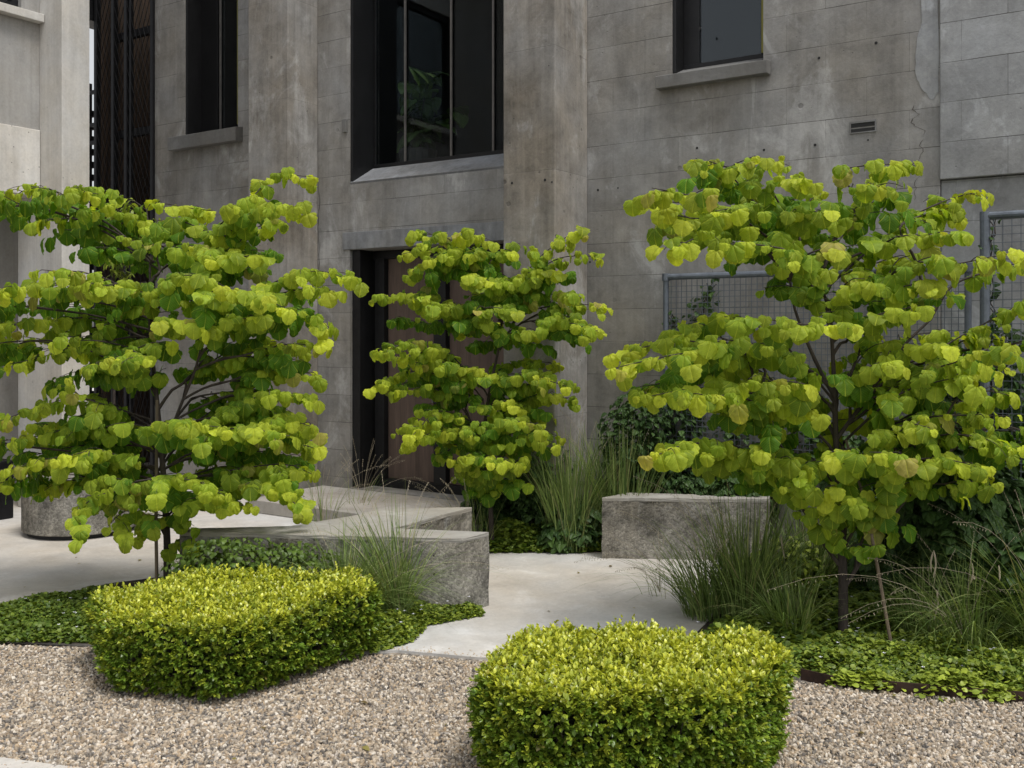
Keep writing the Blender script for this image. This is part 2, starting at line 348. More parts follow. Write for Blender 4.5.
# ------------------------------------------------------------------ main building, in wall coordinates (x along wall, y into it)
RZ = atan2(E[1], E[0])
def tw(px, off=0.0):
    r = (px-512)/F; return (W0[1]*r-.837*off*r-W0[0]+.547*off)/(.837+.547*r)
def dw(t, off=0.0): return W0[1]-.547*t-.837*off
def zw(py, t, off=0.0): return EYE-(py-HOR)/F*dw(t, off)
def pw(t, off=0.0, z=0.0): return (W0[0]+E[0]*t+N[0]*off, W0[1]+E[1]*t+N[1]*off, z)
bld = empty('concrete_building', (W0[0], W0[1], 0), RZ, label='long grey weathered concrete building with black framed windows behind the trees', cat='building')
TH = .42; TOP = 7.2
holes = [(-2.38, -1.547, 3.72, 6.2), (0.0, 2.085, 3.02, 6.2), (0.0, 2.04, .12, 2.38), (3.31, 4.03, 3.58, 6.0)]   # window, big window, door, window
m = MB()
ts = sorted(set([-2.95, 5.234]+[h[i] for h in holes for i in (0, 1)])); zs = sorted(set([0, TOP]+[h[i] for h in holes for i in (2, 3)]))
def solid(i, j):
    cx = (ts[i]+ts[i+1])/2; cz = (zs[j]+zs[j+1])/2
    return not any(h[0] < cx < h[1] and h[2] < cz < h[3] for h in holes)
nt_, nz_ = len(ts)-1, len(zs)-1
for i in range(nt_):
    for j in range(nz_):
        if not solid(i, j): continue
        a, b_, c_, d_ = ts[i], ts[i+1], zs[j], zs[j+1]
        m.add([(a,0,c_),(b_,0,c_),(b_,0,d_),(a,0,d_)], [(0,1,2,3)]); m.add([(a,TH,c_),(b_,TH,c_),(b_,TH,d_),(a,TH,d_)], [(3,2,1,0)])
        if i == 0 or not solid(i-1, j): m.add([(a,0,c_),(a,TH,c_),(a,TH,d_),(a,0,d_)], [(3,2,1,0)])
        if i == nt_-1 or not solid(i+1, j): m.add([(b_,0,c_),(b_,TH,c_),(b_,TH,d_),(b_,0,d_)], [(0,1,2,3)])
        if j == 0 or not solid(i, j-1): m.add([(a,0,c_),(b_,0,c_),(b_,TH,c_),(a,TH,c_)], [(0,3,2,1)])
        if j == nz_-1 or not solid(i, j+1): m.add([(a,0,d_),(b_,0,d_),(b_,TH,d_),(a,TH,d_)], [(0,1,2,3)])
m.obj('wall', M['wall'], bld)
zr = zw(180, 5.24)
MB().box(5.237, 11, -.028, TH, zr, TOP).box(5.237, 11, .012, TH, 0, zr-.003).obj('block_wall', M['block'], bld, .006)
for (a, b_, off) in ((tw(248, .4), tw(288, .4), .40), (tw(503, .52), tw(555, .52), .52)):
    MB().box(a, b_, -off, -.002, 0, TOP).obj('buttress', M['buttress'], bld, .012)
    bld.children[-1]
MB().box(-.075, 2.09, -.022, -.003, 2.382, zw(233, -.07)).obj('lintel', M['lintel'], bld, .004)
MB().box(-3.0, 11, .46, 6, TOP-.3, TOP).box(-3, 11, 5.8, 6, 0, TOP-.3).box(-3.0, -2.8, .43, 5.8, 0, TOP-.3).box(10.8, 11, .43, 5.8, 0, TOP-.3).obj('roof', M['dark'], bld)  # room shell coloured near black, indoor dimness painted in, so panes look dark
MB().box(-2.79, 10.79, .45, 5.79, 2.62, 3.0).box(-2.79, 10.79, 3.0, 3.1, 3.01, TOP-.31).obj('floor_slab', M['dark'], bld)
# plaster skim, crack and patches on the wall: slightly proud pale repair strip next to the block wall
def patch(name, pts, off, mat, th=.004):
    b = MB(); n = len(pts)
    V = [(t, -off, z) for t, z in pts]+[(t, -off+th, z) for t, z in pts]
    b.add(V, [tuple(range(n))]+[(i, n+i, n+(i+1) % n, (i+1) % n) for i in range(n)])
    return b.obj(name, mat, bld)
def win(a, b_, zo, z1, jamb, rec, muls, sill, yel=(), rise=.03, gl='glass'):
    z0 = zo+rise-.03
    w = MB(); fr = .035
    w.box(a+.002, a+.030, .006, rec, zo+.01, z1).box(b_-.03, b_-.002, .03, rec, z0+.03, z1).box(a+.03, b_-.03, rec-.06, rec, z0+.03, z0+.03+fr).box(a+.03, b_-.03, rec-.06, rec, z1-.06, z1)
    w.box(a+.03, a+jamb, rec-.05, rec+.0, z0+.03+fr, z1-.06)
    o = w.obj('window', M['black'], bld, .003)
    MB().box(a+jamb, b_-.03, rec-.034, rec-.026, z0+.03+fr, z1-.06).obj('pane', M[gl], o)
    mm = MB()
    for t in muls: mm.box(t-.010, t+.010, rec-.055, rec-.036, z0+.03+fr, z1-.06)
    if muls: mm.obj('mullion', M['mullion'], o, .002)
    for t in yel: MB().box(t-.007, t+.007, .001, .02, z0+.03, z1).obj('sealant', M['yellow'], o)
    sa, sb, s0, s1, pr = sill; zt = zo+rise; yb = rec-.062
    m = MB()
    for (xa, xb, ya, yc) in ((a+.0015, b_-.0015, .0, yb),):
        m.add([(xa,ya,zo+.002),(xb,ya,zo+.002),(xb,yc,zt),(xa,yc,zt),(xa,ya,zo-.02),(xb,ya,zo-.02),(xb,yc,zo-.02),(xa,yc,zo-.02)], [(0,1,2,3),(4,5,1,0),(5,6,2,1),(6,7,3,2),(7,4,0,3)])
    if pr > 0: m.add([(sa,-pr,s0),(sb,-pr,s0),(sb,-.002,s0),(sa,-.002,s0),(sa,-pr,s1-.015),(sb,-pr,s1-.015),(sb,-.002,s1),(sa,-.002,s1)], [(0,3,2,1),(4,5,6,7),(0,1,5,4),(1,2,6,5),(2,3,7,6),(3,0,4,7)])
    m.obj('sill', M['sill'] if pr > 0 else M['lintel'], o, .004)
    return o
win(-2.38, -1.547, 3.72, 6.2, .30, .24, [tw(221, -.2)], (tw(175), tw(243), 3.56, 3.715, .10), (-1.556,))
zb = 3.06
win(0.0, 2.085, 3.02, 6.2, .05, .36, [tw(407, -.34), tw(453, -.34), tw(495, -.34)], (0, 0, 0, 0, 0), rise=.17)
win(3.31, 4.03, 3.58, 6.0, .16, .20, [], (tw(660), tw(771), 3.465, 3.575, .09), (4.022,), rise=.06, gl='glass2')
# door
dr = MB().box(0.004, .10, .03, .34, .12, 2.376).box(.10, 2.036, .22, .34, 2.30, 2.376).box(.10, 2.036, .22, .34, .12, .20).box(tw(383, -.3)-.02, tw(390, -.3)+.01, .2, .34, .20, 2.30).box(tw(440, -.3), tw(452, -.3), .2, .34, .20, 2.30).box(1.95, 2.036, .2, .34, .2, 2.3).obj('door', M['black'], bld, .003)
for a, b_ in ((.102, tw(383, -.3)-.022), (tw(390, -.3)+.012, tw(440, -.3)-.002), (tw(452, -.3)+.002, 1.948)):
    MB().box(a, b_, .26, .30, .202, 2.298).obj('door_panel', M['timber'], dr, .003)
MB().tube([(tw(440,-.3)+.03, .19, .95), (tw(440,-.3)+.03, .15, .95), (tw(440,-.3)+.03, .15, 1.35), (tw(440,-.3)+.03, .19, 1.35)], .012, 8).obj('handle', M['mullion'], dr)
# vent
va, vb = tw(851), tw(875)
ve = MB().box(va-.01, vb+.01, -.008, -.002, zw(124, va), zw(124, va)+.012).box(va-.01, vb+.01, -.008, -.002, zw(133, va)-.008, zw(133, va)).box(va-.01, va, -.008, -.002, zw(133, va), zw(124, va)).box(vb, vb+.01, -.008, -.002, zw(133, va), zw(124, va)).obj('vent', M['sill'], bld)
MB().box(va, vb, -.004, -.0015, zw(133, va), zw(129.5, va)).box(va, vb, -.004, -.0015, zw(128, va), zw(124, va)).obj('slot', M['dark'], ve)
# small bracket left of the big window
MB().box(-.075, -.03, -.03, -.002, zw(132, 0), zw(119, 0)).obj('bracket', M['sill'], bld, .003)
# cable conduit lines in the buttress joint and old pipe stains: thin vertical cracks
def crack(t0, z0, z1, off, wid=.006, n=22, wob=.03, mat='dark'):
    t = t0; L_ = []; 
    for i in range(n+1):
        z = z0+(z1-z0)*i/n; t += random.uniform(-wob, wob)*.5; w = wid*random.uniform(.3, 1.4); L_.append((t, z, w))
    b = MB()
    for (ta, za, wa), (tb, zb_, wb) in zip(L_, L_[1:]):
        b.add([(ta-wa/2, -off, za), (ta+wa/2, -off, za), (tb+wb/2, -off, zb_), (tb-wb/2, -off, zb_)], [(0,1,2,3)])
    return b.obj('crack', M[mat], bld)
M['crack'] = plain('crack_shadow', (.10, .09, .08), .95)
crack(tw(925), zw(135, 5.1), zw(105, 5.1), .002, .007, 16, .05, 'crack')
crack(tw(918), zw(200, 5.1), zw(140, 5.1), .002, .0035, 20, .05, 'crack')
crack(tw(322, 0), zw(300, -.2), zw(20, -.2), .002, .008, 60, .018, 'crack')

# potted plant inside the big window, on the upper floor
def leaf_T(rows, halfw, th0, th1, cup, ruffle=0.0, cols=(-1, -.5, 0, .5, 1), lobe=.12, knee=1.0, pleat=0.0, scal=0.0):
    """leaf blade template: X lateral, Y outward, Z up; petiole end at the origin"""
    n = len(rows); o = d = 0; V = []; U = []; prev = 0
    for i, s in enumerate(rows):
        th = th0+(th1-th0)*min(1, s/knee); ds = s-prev; o += cos(th)*ds; d -= sin(th)*ds; prev = s
        for j, u in enumerate(cols):
            w = halfw[i]*(1+scal*(1 if i % 2 else -1)*abs(u)**4); x = u*w; back = lobe*abs(u)*(1-s)*(1 if i < 3 else .4)
            if scal and i >= n-2: back += scal*.6*(j % 2)
            nrm = -cup*x*x + ruffle*sin(i*2.3+u*5)*abs(u)+pleat*(.5-abs((atan2(abs(x), s+.06)*2.1) % 1-.5))*min(1, s*3)
            V.append((x, o-back*cos(th)+nrm*sin(th), d+back*sin(th)+nrm*cos(th))); U.append((x, s))
    k = len(cols); Q = [(i*k+j, i*k+j+1, (i+1)*k+j+1, (i+1)*k+j) for i in range(n-1) for j in range(k-1)]
    return np.array(V), np.array(Q), np.array(U)
def place(T, pos, yaw, pitch, roll, size, age, rnd):
    """instances of a leaf template baked in arrays"""
    V, Q, U = T; n = len(pos); k = len(V)
    cy, sy = np.cos(yaw), np.sin(yaw); cp, sp_ = np.cos(pitch), np.sin(pitch); cr_, sr = np.cos(roll), np.sin(roll)
    x, y, z = V[:, 0][None], V[:, 1][None], V[:, 2][None]
    x1 = x*cr_[:, None]+z*sr[:, None]; z1 = -x*sr[:, None]+z*cr_[:, None]           # roll about outward axis
    y2 = y*cp[:, None]-z1*sp_[:, None]; z2 = y*sp_[:, None]+z1*cp[:, None]          # pitch about lateral axis
    x3 = x1*sy[:, None]+y2*cy[:, None]; y3 = -x1*cy[:, None]+y2*sy[:, None]         # outward axis -> (cos yaw, sin yaw)
    W = np.stack([x3, y3, z2], -1)*size[:, None, None]+pos[:, None]
    QQ = (Q[None]+(np.arange(n)*k)[:, None, None]).reshape(-1, 4)
    return W.reshape(-1, 3), QQ, np.tile(U, (n, 1)), np.repeat(age, k), np.repeat(rnd, k)
def bake(name, parts, mat, parent, smooth=True, uv=True):
    V = []; Q = []; U = []; A = []; R = []; b = 0
    for p in parts:
        V.append(p[0]); Q.append(p[1]+b); U.append(p[2]); A.append(p[3]); R.append(p[4]); b += len(p[0])
    return npmesh(name, np.vstack(V), np.vstack(Q), mat, parent, {'age': np.concatenate(A), 'rnd': np.concatenate(R)}, np.vstack(U) if uv else None, smooth)
rows9 = [0, .07, .17, .28, .40, .53, .66, .79, .91, 1.0]
hw9 = [.20, .40, .49, .53, .53, .52, .47, .40, .27, .05]
hw9b = [.22, .36, .46, .52, .55, .53, .46, .36, .22, .03]
C7 = (-1, -.72, -.4, 0, .4, .72, 1)
def RBt(h, a, b, cup, ruf, knee): return leaf_T(rows9, h, radians(a), radians(b), cup*.6, ruf, C7, .13, knee, .085, .06)
RB = [RBt(hw9, -5, 88, .45, .016, .45), RBt(hw9b, 20, 82, .25, .025, .5), RBt(hw9, 30, 108, .75, .02, .6), RBt(hw9b, 0, 70, -.25, .035, .8), RBt(hw9, 60, 95, .1, .035, .7), RBt(hw9, -15, 95, .95, .03, .35)]
rows5 = [0, .3, .62, 1.0]
SM = [leaf_T(rows5, [.06, .30, .28, .03], radians(-10), radians(20), -.5, 0, (-1, 0, 1), 0)]
IV = [leaf_T([0, .15, .4, .7, 1.0], [.12, .45, .42, .26, .02], radians(10), radians(60), .3, .02, (-1, -.5, 0, .5, 1), .1), leaf_T([0, .15, .4, .7, 1.0], [.1, .35, .38, .22, .02], radians(40), radians(85), -.2, .02, (-1, -.5, 0, .5, 1), .1)]
LONG = [leaf_T([0, .2, .5, .8, 1.0], [.03, .10, .11, .07, .01], radians(-10), radians(80), .2, .0, (-1, 0, 1), 0)]

def U(a, b, n=None): return rng.uniform(a, b, n)
pc = pw(tw(418, -.62), -.62, 3.005)
pp = empty('potted_plant', pc, label='leafy plant in a dark pot behind the glass of the large upper window', cat='plant')
MB().tube([(0,0,.0),(0,0,.02),(0,0,.36),(0,0,.38)], [.12,.13,.19,.19], 20).obj('pot', M['pot'], pp, smooth=False)
m = MB(); tips = []
for k in range(9):
    a = U(0, 6.28); L_ = U(.35, .95); r = U(.08, .4)
    pts = spline([(0,0,.36), (r*.35*cos(a), r*.35*sin(a), .36+L_*.6), (r*cos(a), r*sin(a), .36+L_)], .08); m.tube(pts, np.linspace(.008, .003, len(pts)), 5); tips += [(p, a) for p in pts[2:]]
m.obj('stem', M['stem'], pp)
n = 90; idx = rng.integers(0, len(tips), n); pos = np.array([tips[i][0] for i in idx])+U(-.03, .03, (n, 3))
bake('foliage', [place(IV[0], pos, U(0, 6.28, n), U(-.5, .5, n), U(-.4, .4, n), U(.14, .28, n), U(0, 1, n), U(0, 1, n))], M['ivy'], pp)

# ------------------------------------------------------------------ mesh-clad stair tower
ta, tb = tw(96), tw(155)
tow = empty('stair_tower', pw(ta, 0), RZ, label='tall dark stair tower clad in fine black steel mesh over brown timber', cat='tower')
wT = tb-ta
m = MB()
for x in (0.0, .30*wT, .52*wT, wT-.05): m.box(x, x+.05, -.03, .03, 0, TOP) if 0 else MB().box(x, x+.05, -.03, .03, 0, TOP).obj('post', M['steel'], tow, .004)
MB().box(.60*wT, .60*wT+.03, -.02, .02, 0, TOP).obj('post', M['steel'], tow, .004)
m = MB()
for z in (zw(130, -3.2), zw(28, -3.2), 1.2, 5.6, 7.0): MB().box(.05, wT-.05, .20, .26, z, z+.09).obj('rail', M['steel'], tow, .004)
mesh = MB()
H = TOP-.05; n = 92; dx = wT/14
# expanded-metal weave: two families of thin slanted wires
for k in range(-int(H/.085)-2, 16):
    for sgn in (1,):
        x0 = k*dx; z0 = 0.0; z1 = H; sl_x = H*.42
        p = []; xs0, xs1 = x0, x0+sl_x
        if xs1 < 0 or xs0 > wT: continue
        f0 = max(0, (0-xs0)/sl_x); f1 = min(1, (wT-xs0)/sl_x)
        mesh.tube([(xs0+sl_x*f0, -.012, H*f0), (xs0+sl_x*f1, -.012, H*f1)], .005, 4, False)
        mesh.tube([(wT-(xs0+sl_x*f0), -.020, H*f0), (wT-(xs0+sl_x*f1), -.020, H*f1)], .0022, 4, False)
mesh.obj('steel_mesh', M['steel'], tow)
m = MB()
for k in range(9):
    x = .02+k*(wT-.04)/9; m.box(x, x+(wT-.04)/9-.008, .95, .99, 0, TOP)
m.box(-.02, .0, .05, .95, 0, TOP).box(wT, wT+.02, .46, .95, 0, TOP).box(0, wT, 1.0, 1.06, 0, TOP)
m.obj('timber_cladding', M['darktimber'], tow)
MB().box(-.32, -.03, -.1, .9, zw(21, ta), TOP).obj('canopy', M['steel'], tow)
ld = empty('access_ladder', pw(tw(92.2, -.5), -.5), RZ, label='narrow black steel ladder with stepped rungs in the bright gap beside the tower', cat='ladder')
MB().box(-.07, -.045, 0, .03, 0, zw(80, -4.5, -.5)).obj('side_rail', M['steel'], ld); MB().box(.10, .12, 0, .03, 0, zw(150, -4.5, -.5)).obj('side_rail', M['steel'], ld)
for k in range(26):
    z = .3+k*.16; 
    if z < zw(84, -4.5, -.5): MB().box(-.10, -.02, -.03, .05, z, z+.08).obj('rung', M['steel'], ld)
for yy in (92, 125, 143): MB().box(-.1, .14, -.035, -.001, zw(yy, -4.5, -.5), zw(yy, -4.5, -.5)+.045).obj('cross_bar', M['steel'], ld)
# ------------------------------------------------------------------ pale building on the left
lb = empty('pale_building', (W0[0], W0[1], 0), RZ, label='pale rendered building at the left edge with a square pilaster and ledge', cat='building')
T1 = -1.618; T2 = -1.951; O1 = 1.655; O2 = 1.926; ZB = zw(194, T2, 2.1); ZT = zw(127, T2, 2.1)
MB().box(T2-.35, T1, -O2, -O1, 0, TOP).obj('pilaster', M['pale'], lb, .008)
m = MB(); wz = zw(12, T2, 2.05)
m.box(T2-.3, T2, -2.10, -O2-.003, ZT, TOP); m.box(T2-.3, T2, -3.6, -2.10, ZT, wz-.08); m.box(T2-.3, T2, -3.6, -2.10, wz+1.6, TOP); m.box(T2-.3, T2, -9, -3.60, ZT, TOP)
m.obj('wall', M['palewall'], lb)
MB().box(T2-.3, T2+.012, -9, -O2-.004, ZB, ZT-.002).obj('beam', M['paleband'], lb, .006)
wd = MB().box(T2-.12, T2-.05, -2.16, -2.10, wz, wz+1.6).box(T2-.12, T2-.05, -3.6, -3.54, wz, wz+1.6).box(T2-.12, T2-.05, -3.54, -2.16, wz, wz+.07).box(T2-.12, T2-.05, -3.54, -2.16, wz+1.53, wz+1.6).obj('window', M['black'], lb)
MB().box(T2-.095, T2-.085, -3.54, -2.16, wz+.07, wz+1.53).obj('pane', M['glass'], wd)
MB().box(T2-.12, T2+.08, -3.7, -O2-.006, wz-.077, wz-.003).obj('sill', M['pale'], wd, .005)
MB().box(T2-2.5, T2-.302, -9, -O1, ZB+.01, ZB+.25).box(T2-2.5, T2-.302, -9, -O1, TOP-.2, TOP).box(T2-2.5, T2-2.3, -9, -O1, ZB+.26, TOP-.21).box(T2-2.29, T2-.36, -O1-.1, -O1, ZB+.26, TOP-.21).obj('soffit', M['soffit'], lb)
MB().box(T2-.95, T2-.75, -9, -.95, 0, ZB+.005).obj('recessed_wall', M['palewall'], lb)
MB().box(T2-.748, T2-.70, -3.9, -3.0, .1, ZB-.02).obj('door', M['darktimber'], lb)

# ------------------------------------------------------------------ concrete benches and round planter
def bpoly(px, z): return ccw([gnd(a, b, z)[:2] for a, b in px])
def rough_prism(P, z0, z1, seed, step=.05, amp=.006):
    """prism with finely divided, slightly uneven sides"""
    q = []; n = len(P); r = random.Random(seed)
    for i in range(n):
        a = np.array(P[i]); b = np.array(P[(i+1) % n]); k = max(1, int(np.linalg.norm(b-a)/step))
        nrm = np.array([b[1]-a[1], a[0]-b[0]]); nrm /= np.linalg.norm(nrm)+1e-9
        for j in range(k): q.append(tuple(a+(b-a)*j/k+(nrm*r.uniform(-amp, amp) if 0 < j else 0)))
    m = MB(); n = len(q); L_ = 7; V = []
    for l in range(L_+1):
        z = z0+(z1-z0)*l/L_
        for x, y in q: V.append((x+r.uniform(-amp, amp)*.6, y+r.uniform(-amp, amp)*.6, z+(r.uniform(-amp, amp)*.4 if 0 < l < L_ else 0)))
    Fc = [(l*n+i, l*n+(i+1) % n, (l+1)*n+(i+1) % n, (l+1)*n+i) for l in range(L_) for i in range(n)]
    Fc += [tuple(range(n-1, -1, -1)), tuple(L_*n+i for i in range(n))]
    return m.add(V, Fc)
M['benchtop'] = concrete('smooth_bench_top', (.36, .34, .305), streak=0, blotch=.25, white=.3, pits=.3, seed=3.7, bump=.2)
def bench(P, label):
    cx = sum(p[0] for p in P)/len(P); cy = sum(p[1] for p in P)/len(P)
    r = empty('concrete_bench', (cx, cy, 0), label=label, cat='bench', group='low concrete benches')
    Q = [(p[0]-cx, p[1]-cy) for p in P]
    rough_prism(Q, -.02, .405, 3).obj('base', M['bench'], r)
    rough_prism(Q, .4055, .43, 5, .08, .003).obj('seat', M['benchtop'], r, .004)
bench(bpoly([(489,532),(461.6,538.5),(280,534),(180,532),(180,528.5),(290,526),(357,515),(378,508.5),(472,507.2),(392,528.2)], .43), 'zigzag concrete bench with two arms behind the left clipped hedge')
bench(bpoly([(602,497.6),(768,499.2),(770,496.2),(628,492.6)], .43), 'straight rough concrete bench against the planting below the wire mesh fence')
MB().prism(ccw([pw(-.35, .95)[:2], pw(-.35, .003)[:2], pw(2.05, .003)[:2], pw(2.05, .95)[:2]]), .003, .115).obj('step', M['step'], None, .006)
tag(bpy.data.objects['step'], label='low pale concrete step at the foot of the timber door', cat='step')
pcx, pcy, _ = gnd(62, 541); pl = empty('round_planter', (pcx-.03, pcy+.42, 0), label='round concrete planter with a dark shadow gap at its foot, left of the left tree', cat='planter')
a = np.linspace(0, 2*pi, 48, endpoint=False)
MB().prism([(.44*cos(x), .44*sin(x)) for x in a], .035, .46).obj('drum', M['bench'], pl, .008)
MB().prism([(.40*cos(x), .40*sin(x)) for x in a], .002, .034).obj('plinth', M['dark'], pl)  # near-black colour paints the shadow gap under the drum
pl2 = empty('planter_box', gnd(-40, 520), RZ, label='dark low planter box cut by the left edge of the photo', cat='planter')
MB().box(-.5, .30, -.25, .3, .002, .5).obj('box', M['steel'], pl2, .01); MB().box(-.46, .26, -.21, .26, .501, .51).obj('soil', M['soil'], pl2)

# ------------------------------------------------------------------ wire mesh fence panels
def panel(pxa, off, t_end, ztop, label, grid, r_, z0=.05):
    t0 = tw(pxa, off); o = empty('mesh_fence_panel', pw(t0, off), RZ, label=label, cat='fence', group='galvanised mesh fence panels')
    Lx = t_end-t0
    MB().tube([(0,0,0),(0,0,ztop-.015)], .022 if r_ < .03 else .03, 12).obj('post', M['galv'], o, smooth=False)
    MB().tube([(Lx,0,0),(Lx,0,ztop-.015)], .022, 12).obj('post', M['galv'], o)
    MB().tube([(-.02,0,ztop),(Lx+.02,0,ztop)], .024, 12).obj('rail', M['galv'], o); MB().tube([(0,0,z0),(Lx,0,z0)], .018, 10).obj('rail', M['galv'], o)
    m = MB()
    for k in range(1, int(Lx/grid)): m.box(k*grid-.0022, k*grid+.0022, -.0022, .0022, z0, ztop)
    for k in range(1, int((ztop-z0)/grid)): m.box(0, Lx, -.0066, -.0024, z0+k*grid-.0022, z0+k*grid+.0022)
    m.obj('wire_mesh', M['galv'], o)
    m = MB()
    for x in (0, Lx): MB().tube([(x,0,ztop-.03),(x,0,ztop+.026)], .031, 12).obj('cap', M['galv'], o)
    return t0
offF = .10
tq = tw(978, .32)
panel(666, offF, tw(968, offF), zw(277, tw(666, offF), offF), 'long low galvanised mesh panel behind the right tree', .042, .02, .56)
panel(985, .32, tq+2.6, zw(211, tw(985, .32), .62), 'taller galvanised mesh panel at the right edge of the photo', .05, .03)

# ------------------------------------------------------------------ steel edging
ep = [np.array(gnd(a, b)[:2]) for a, b in [(800, 676), (830, 683), (900, 690), (960, 695), (1024, 700), (1130, 712), (1300, 735)]]
m = MB(); fr_ = [p+np.array([0, -.012]) for p in ep]; bk = [p+np.array([0, -.004]) for p in ep]
m.prism(ccw([tuple(p) for p in fr_]+[tuple(p) for p in bk[::-1]]), -.02, .038)
tag(m.obj('steel_edging', M['rust']), 'rusty steel edging strip between the gravel and the right planting bed', 'edging')

# ------------------------------------------------------------------ trees
def tree(name, label, d, trunk, tiers, lsize, seed, group, r0=.030, agek=1.0, dens=1.0, twl=1.0, fill=.6, dr=(-.55, .55), fd=(.12, .5), lowcut=16, lowmax=465):
    global rng
    rng = np.random.default_rng(seed)
    W = lambda p: np.array(at(p[0], p[1], d+(p[2] if len(p) > 2 else 0)))
    stems = [spline([W(p) for p in s], .06) for s in trunk]
    base = stems[0][0].copy(); base[2] = 0; root = empty(name, base, label=label, cat='tree', group=group)
    TV = []; TQ = []; nb = 0
    def addtube(P, R, k=6):
        nonlocal nb
        V, Q = tube_np(P-base, R, k); TV.append(V); TQ.append(Q+nb); nb += len(V)
    for i, s in enumerate(stems): addtube(s, np.linspace(r0*(1 if i == 0 else .42), r0*.22, len(s)), 10)
    axis = np.vstack(stems)
    Lp = []; Ly = []; La = []
    def leafrow(P, a0, a1, spread, step=.05):
        seg = np.linalg.norm(np.diff(P, axis=0), axis=1); s = np.concatenate([[0], np.cumsum(seg)]); n = max(1, int(s[-1]/step*dens))
        for q in np.linspace(0, 1, n+1)[1 if n > 1 else 0:]:
            x = np.array([np.interp(q*s[-1], s, P[:, j]) for j in range(3)])
            tdir = P[min(len(P)-1, int(q*(len(P)-1))+1)]-P[max(0, int(q*(len(P)-1))-1)]
            side = rng.choice([-1, 1]); pr = np.array([-tdir[1], tdir[0]])*side; pr /= np.linalg.norm(pr)+1e-6
            outw = x[:2]-base[:2]; outw = outw/(np.linalg.norm(outw)+.15)
            dr_ = pr*spread+outw*.55+np.array([U(-.45, .45), -.75+U(-.4, .4)])
            L_ = np.linalg.norm(dr_); dr_ /= L_+1e-6
            off = dr_*U(.015, .045)
            Lp.append((x[0]+off[0], x[1]+off[1], x[2]+U(-.022, .02))); Ly.append(atan2(dr_[1], dr_[0])); La.append(a0+(a1-a0)*q)
    tiers = [[(p[0], p[1]-4-(lowcut if p[1] > 470 and i else 0))+tuple(p[2:]) for i, p in enumerate(t)] for t in tiers]
    full = [(t, 0) for t in tiers]
    for t in tiers:
        if U(0, 1) < fill and t[-1][1] < lowmax and not (t[-1][0] < 800 and 245 < t[-1][1] < 340 and t[-1][0] > 650):
            dx, dy, dd = U(-14, 14), U(8, 28), U(*fd)
            full.append(([(p[0]+dx*(i > 0), p[1]+dy*(i > 0), (p[2] if len(p) > 2 else 0)+dd*min(1, i)) for i, p in enumerate(t[:max(2, len(t)-(len(t) > 2))])], 1))
    for tr, isf in full:
        pts = [list(p) for p in tr]; zz = U(*dr); ex = any(len(p) > 2 for p in pts)
        for i, p in enumerate(pts):
            if len(p) < 3: p.append((zz*(i/(len(pts)-1))) if not ex else 0.0)
        P = np.array([W(p) for p in pts])
        # limb from the stem up to the start of the spray
        st = P[0]; cand = axis[axis[:, 2] < st[2]-.08]; 
        if len(cand) == 0: cand = axis[:1]
        j = cand[np.argmin(np.linalg.norm((cand-st)*[1, 1, .8], axis=1))]
        dirn = st-j
        limb = spline(np.vstack([j, j+dirn*[.45, .45, .62], P]), .05)
        tot = len(limb); addtube(limb, np.linspace(min(r0*.34, .0095), .0022, tot), 6)
        nl = len(spline(np.vstack([j, j+dirn*[.45, .45, .62], P[:1]]), .05)) if np.linalg.norm(dirn) > .06 else 0
        sp_ = spline(P, .05); n0 = int(len(sp_)*.16)
        leafrow(sp_[n0:], .10*(1-isf), .95*(1-isf), .5, .052)  # fill leaves stay dark as painted inner shade; tips are yellow young growth
        # flat side twigs, droop slightly
        i = n0; sd = rng.choice([-1, 1])
        while i < len(sp_)-1:
            fr = i/len(sp_); tdir = sp_[min(len(sp_)-1, i+1)]-sp_[i-1 if i else 0]; pr = np.array([-tdir[1], tdir[0], 0]); pr /= np.linalg.norm(pr)+1e-6
            ln = U(.10, .32)*(1-.45*fr)*twl; dv = pr*sd+tdir/(np.linalg.norm(tdir)+1e-6)*U(.2, .8); dv[2] += U(-.2, .22); dv /= np.linalg.norm(dv)
            tw_ = spline([sp_[i], sp_[i]+dv*ln*.6+[0, 0, .012], sp_[i]+dv*ln+[0, 0, -.02]], .04)
            addtube(tw_, np.linspace(.0030, .0014, len(tw_)), 4); leafrow(tw_, (.05+.3*fr)*(1-isf), (.35+.5*fr)*(1-isf), .35, .055)
            i += int(rng.integers(2, 4)); sd = -sd
    npmesh('trunk', np.vstack(TV), np.vstack(TQ), M['bark'], root, smooth=True)
    Lp = np.array(Lp)-base; Ly = np.array(Ly); La = np.array(La); n = len(Lp); r = U(0, 1, n)
    age = np.clip(La**1.3*agek*U(.45, 1.15, n)+U(-.08, .22, n)*(La > .03)+(U(0, 1, n) > .9)*.35*(La > .03), 0, 1)
    size = lsize*U(.42, 1.14, n)**1.0*.97*(1-.12*age); parts = []
    which = rng.choice(len(RB), n, p=[.28, .22, .14, .08, .12, .16])
    for k, T in enumerate(RB):
        q = which == k
        if q.any(): parts.append(place(T, Lp[q], Ly[q]+U(-.35, .35, q.sum()), U(-.38, .16, q.sum()), U(-.30, .30, q.sum()), size[q], age[q], r[q]))
    bake('crown', parts, M['redbud'], root)
    print(name, 'leaves', n)
    return root
GT = 'young chartreuse-leaved trees'
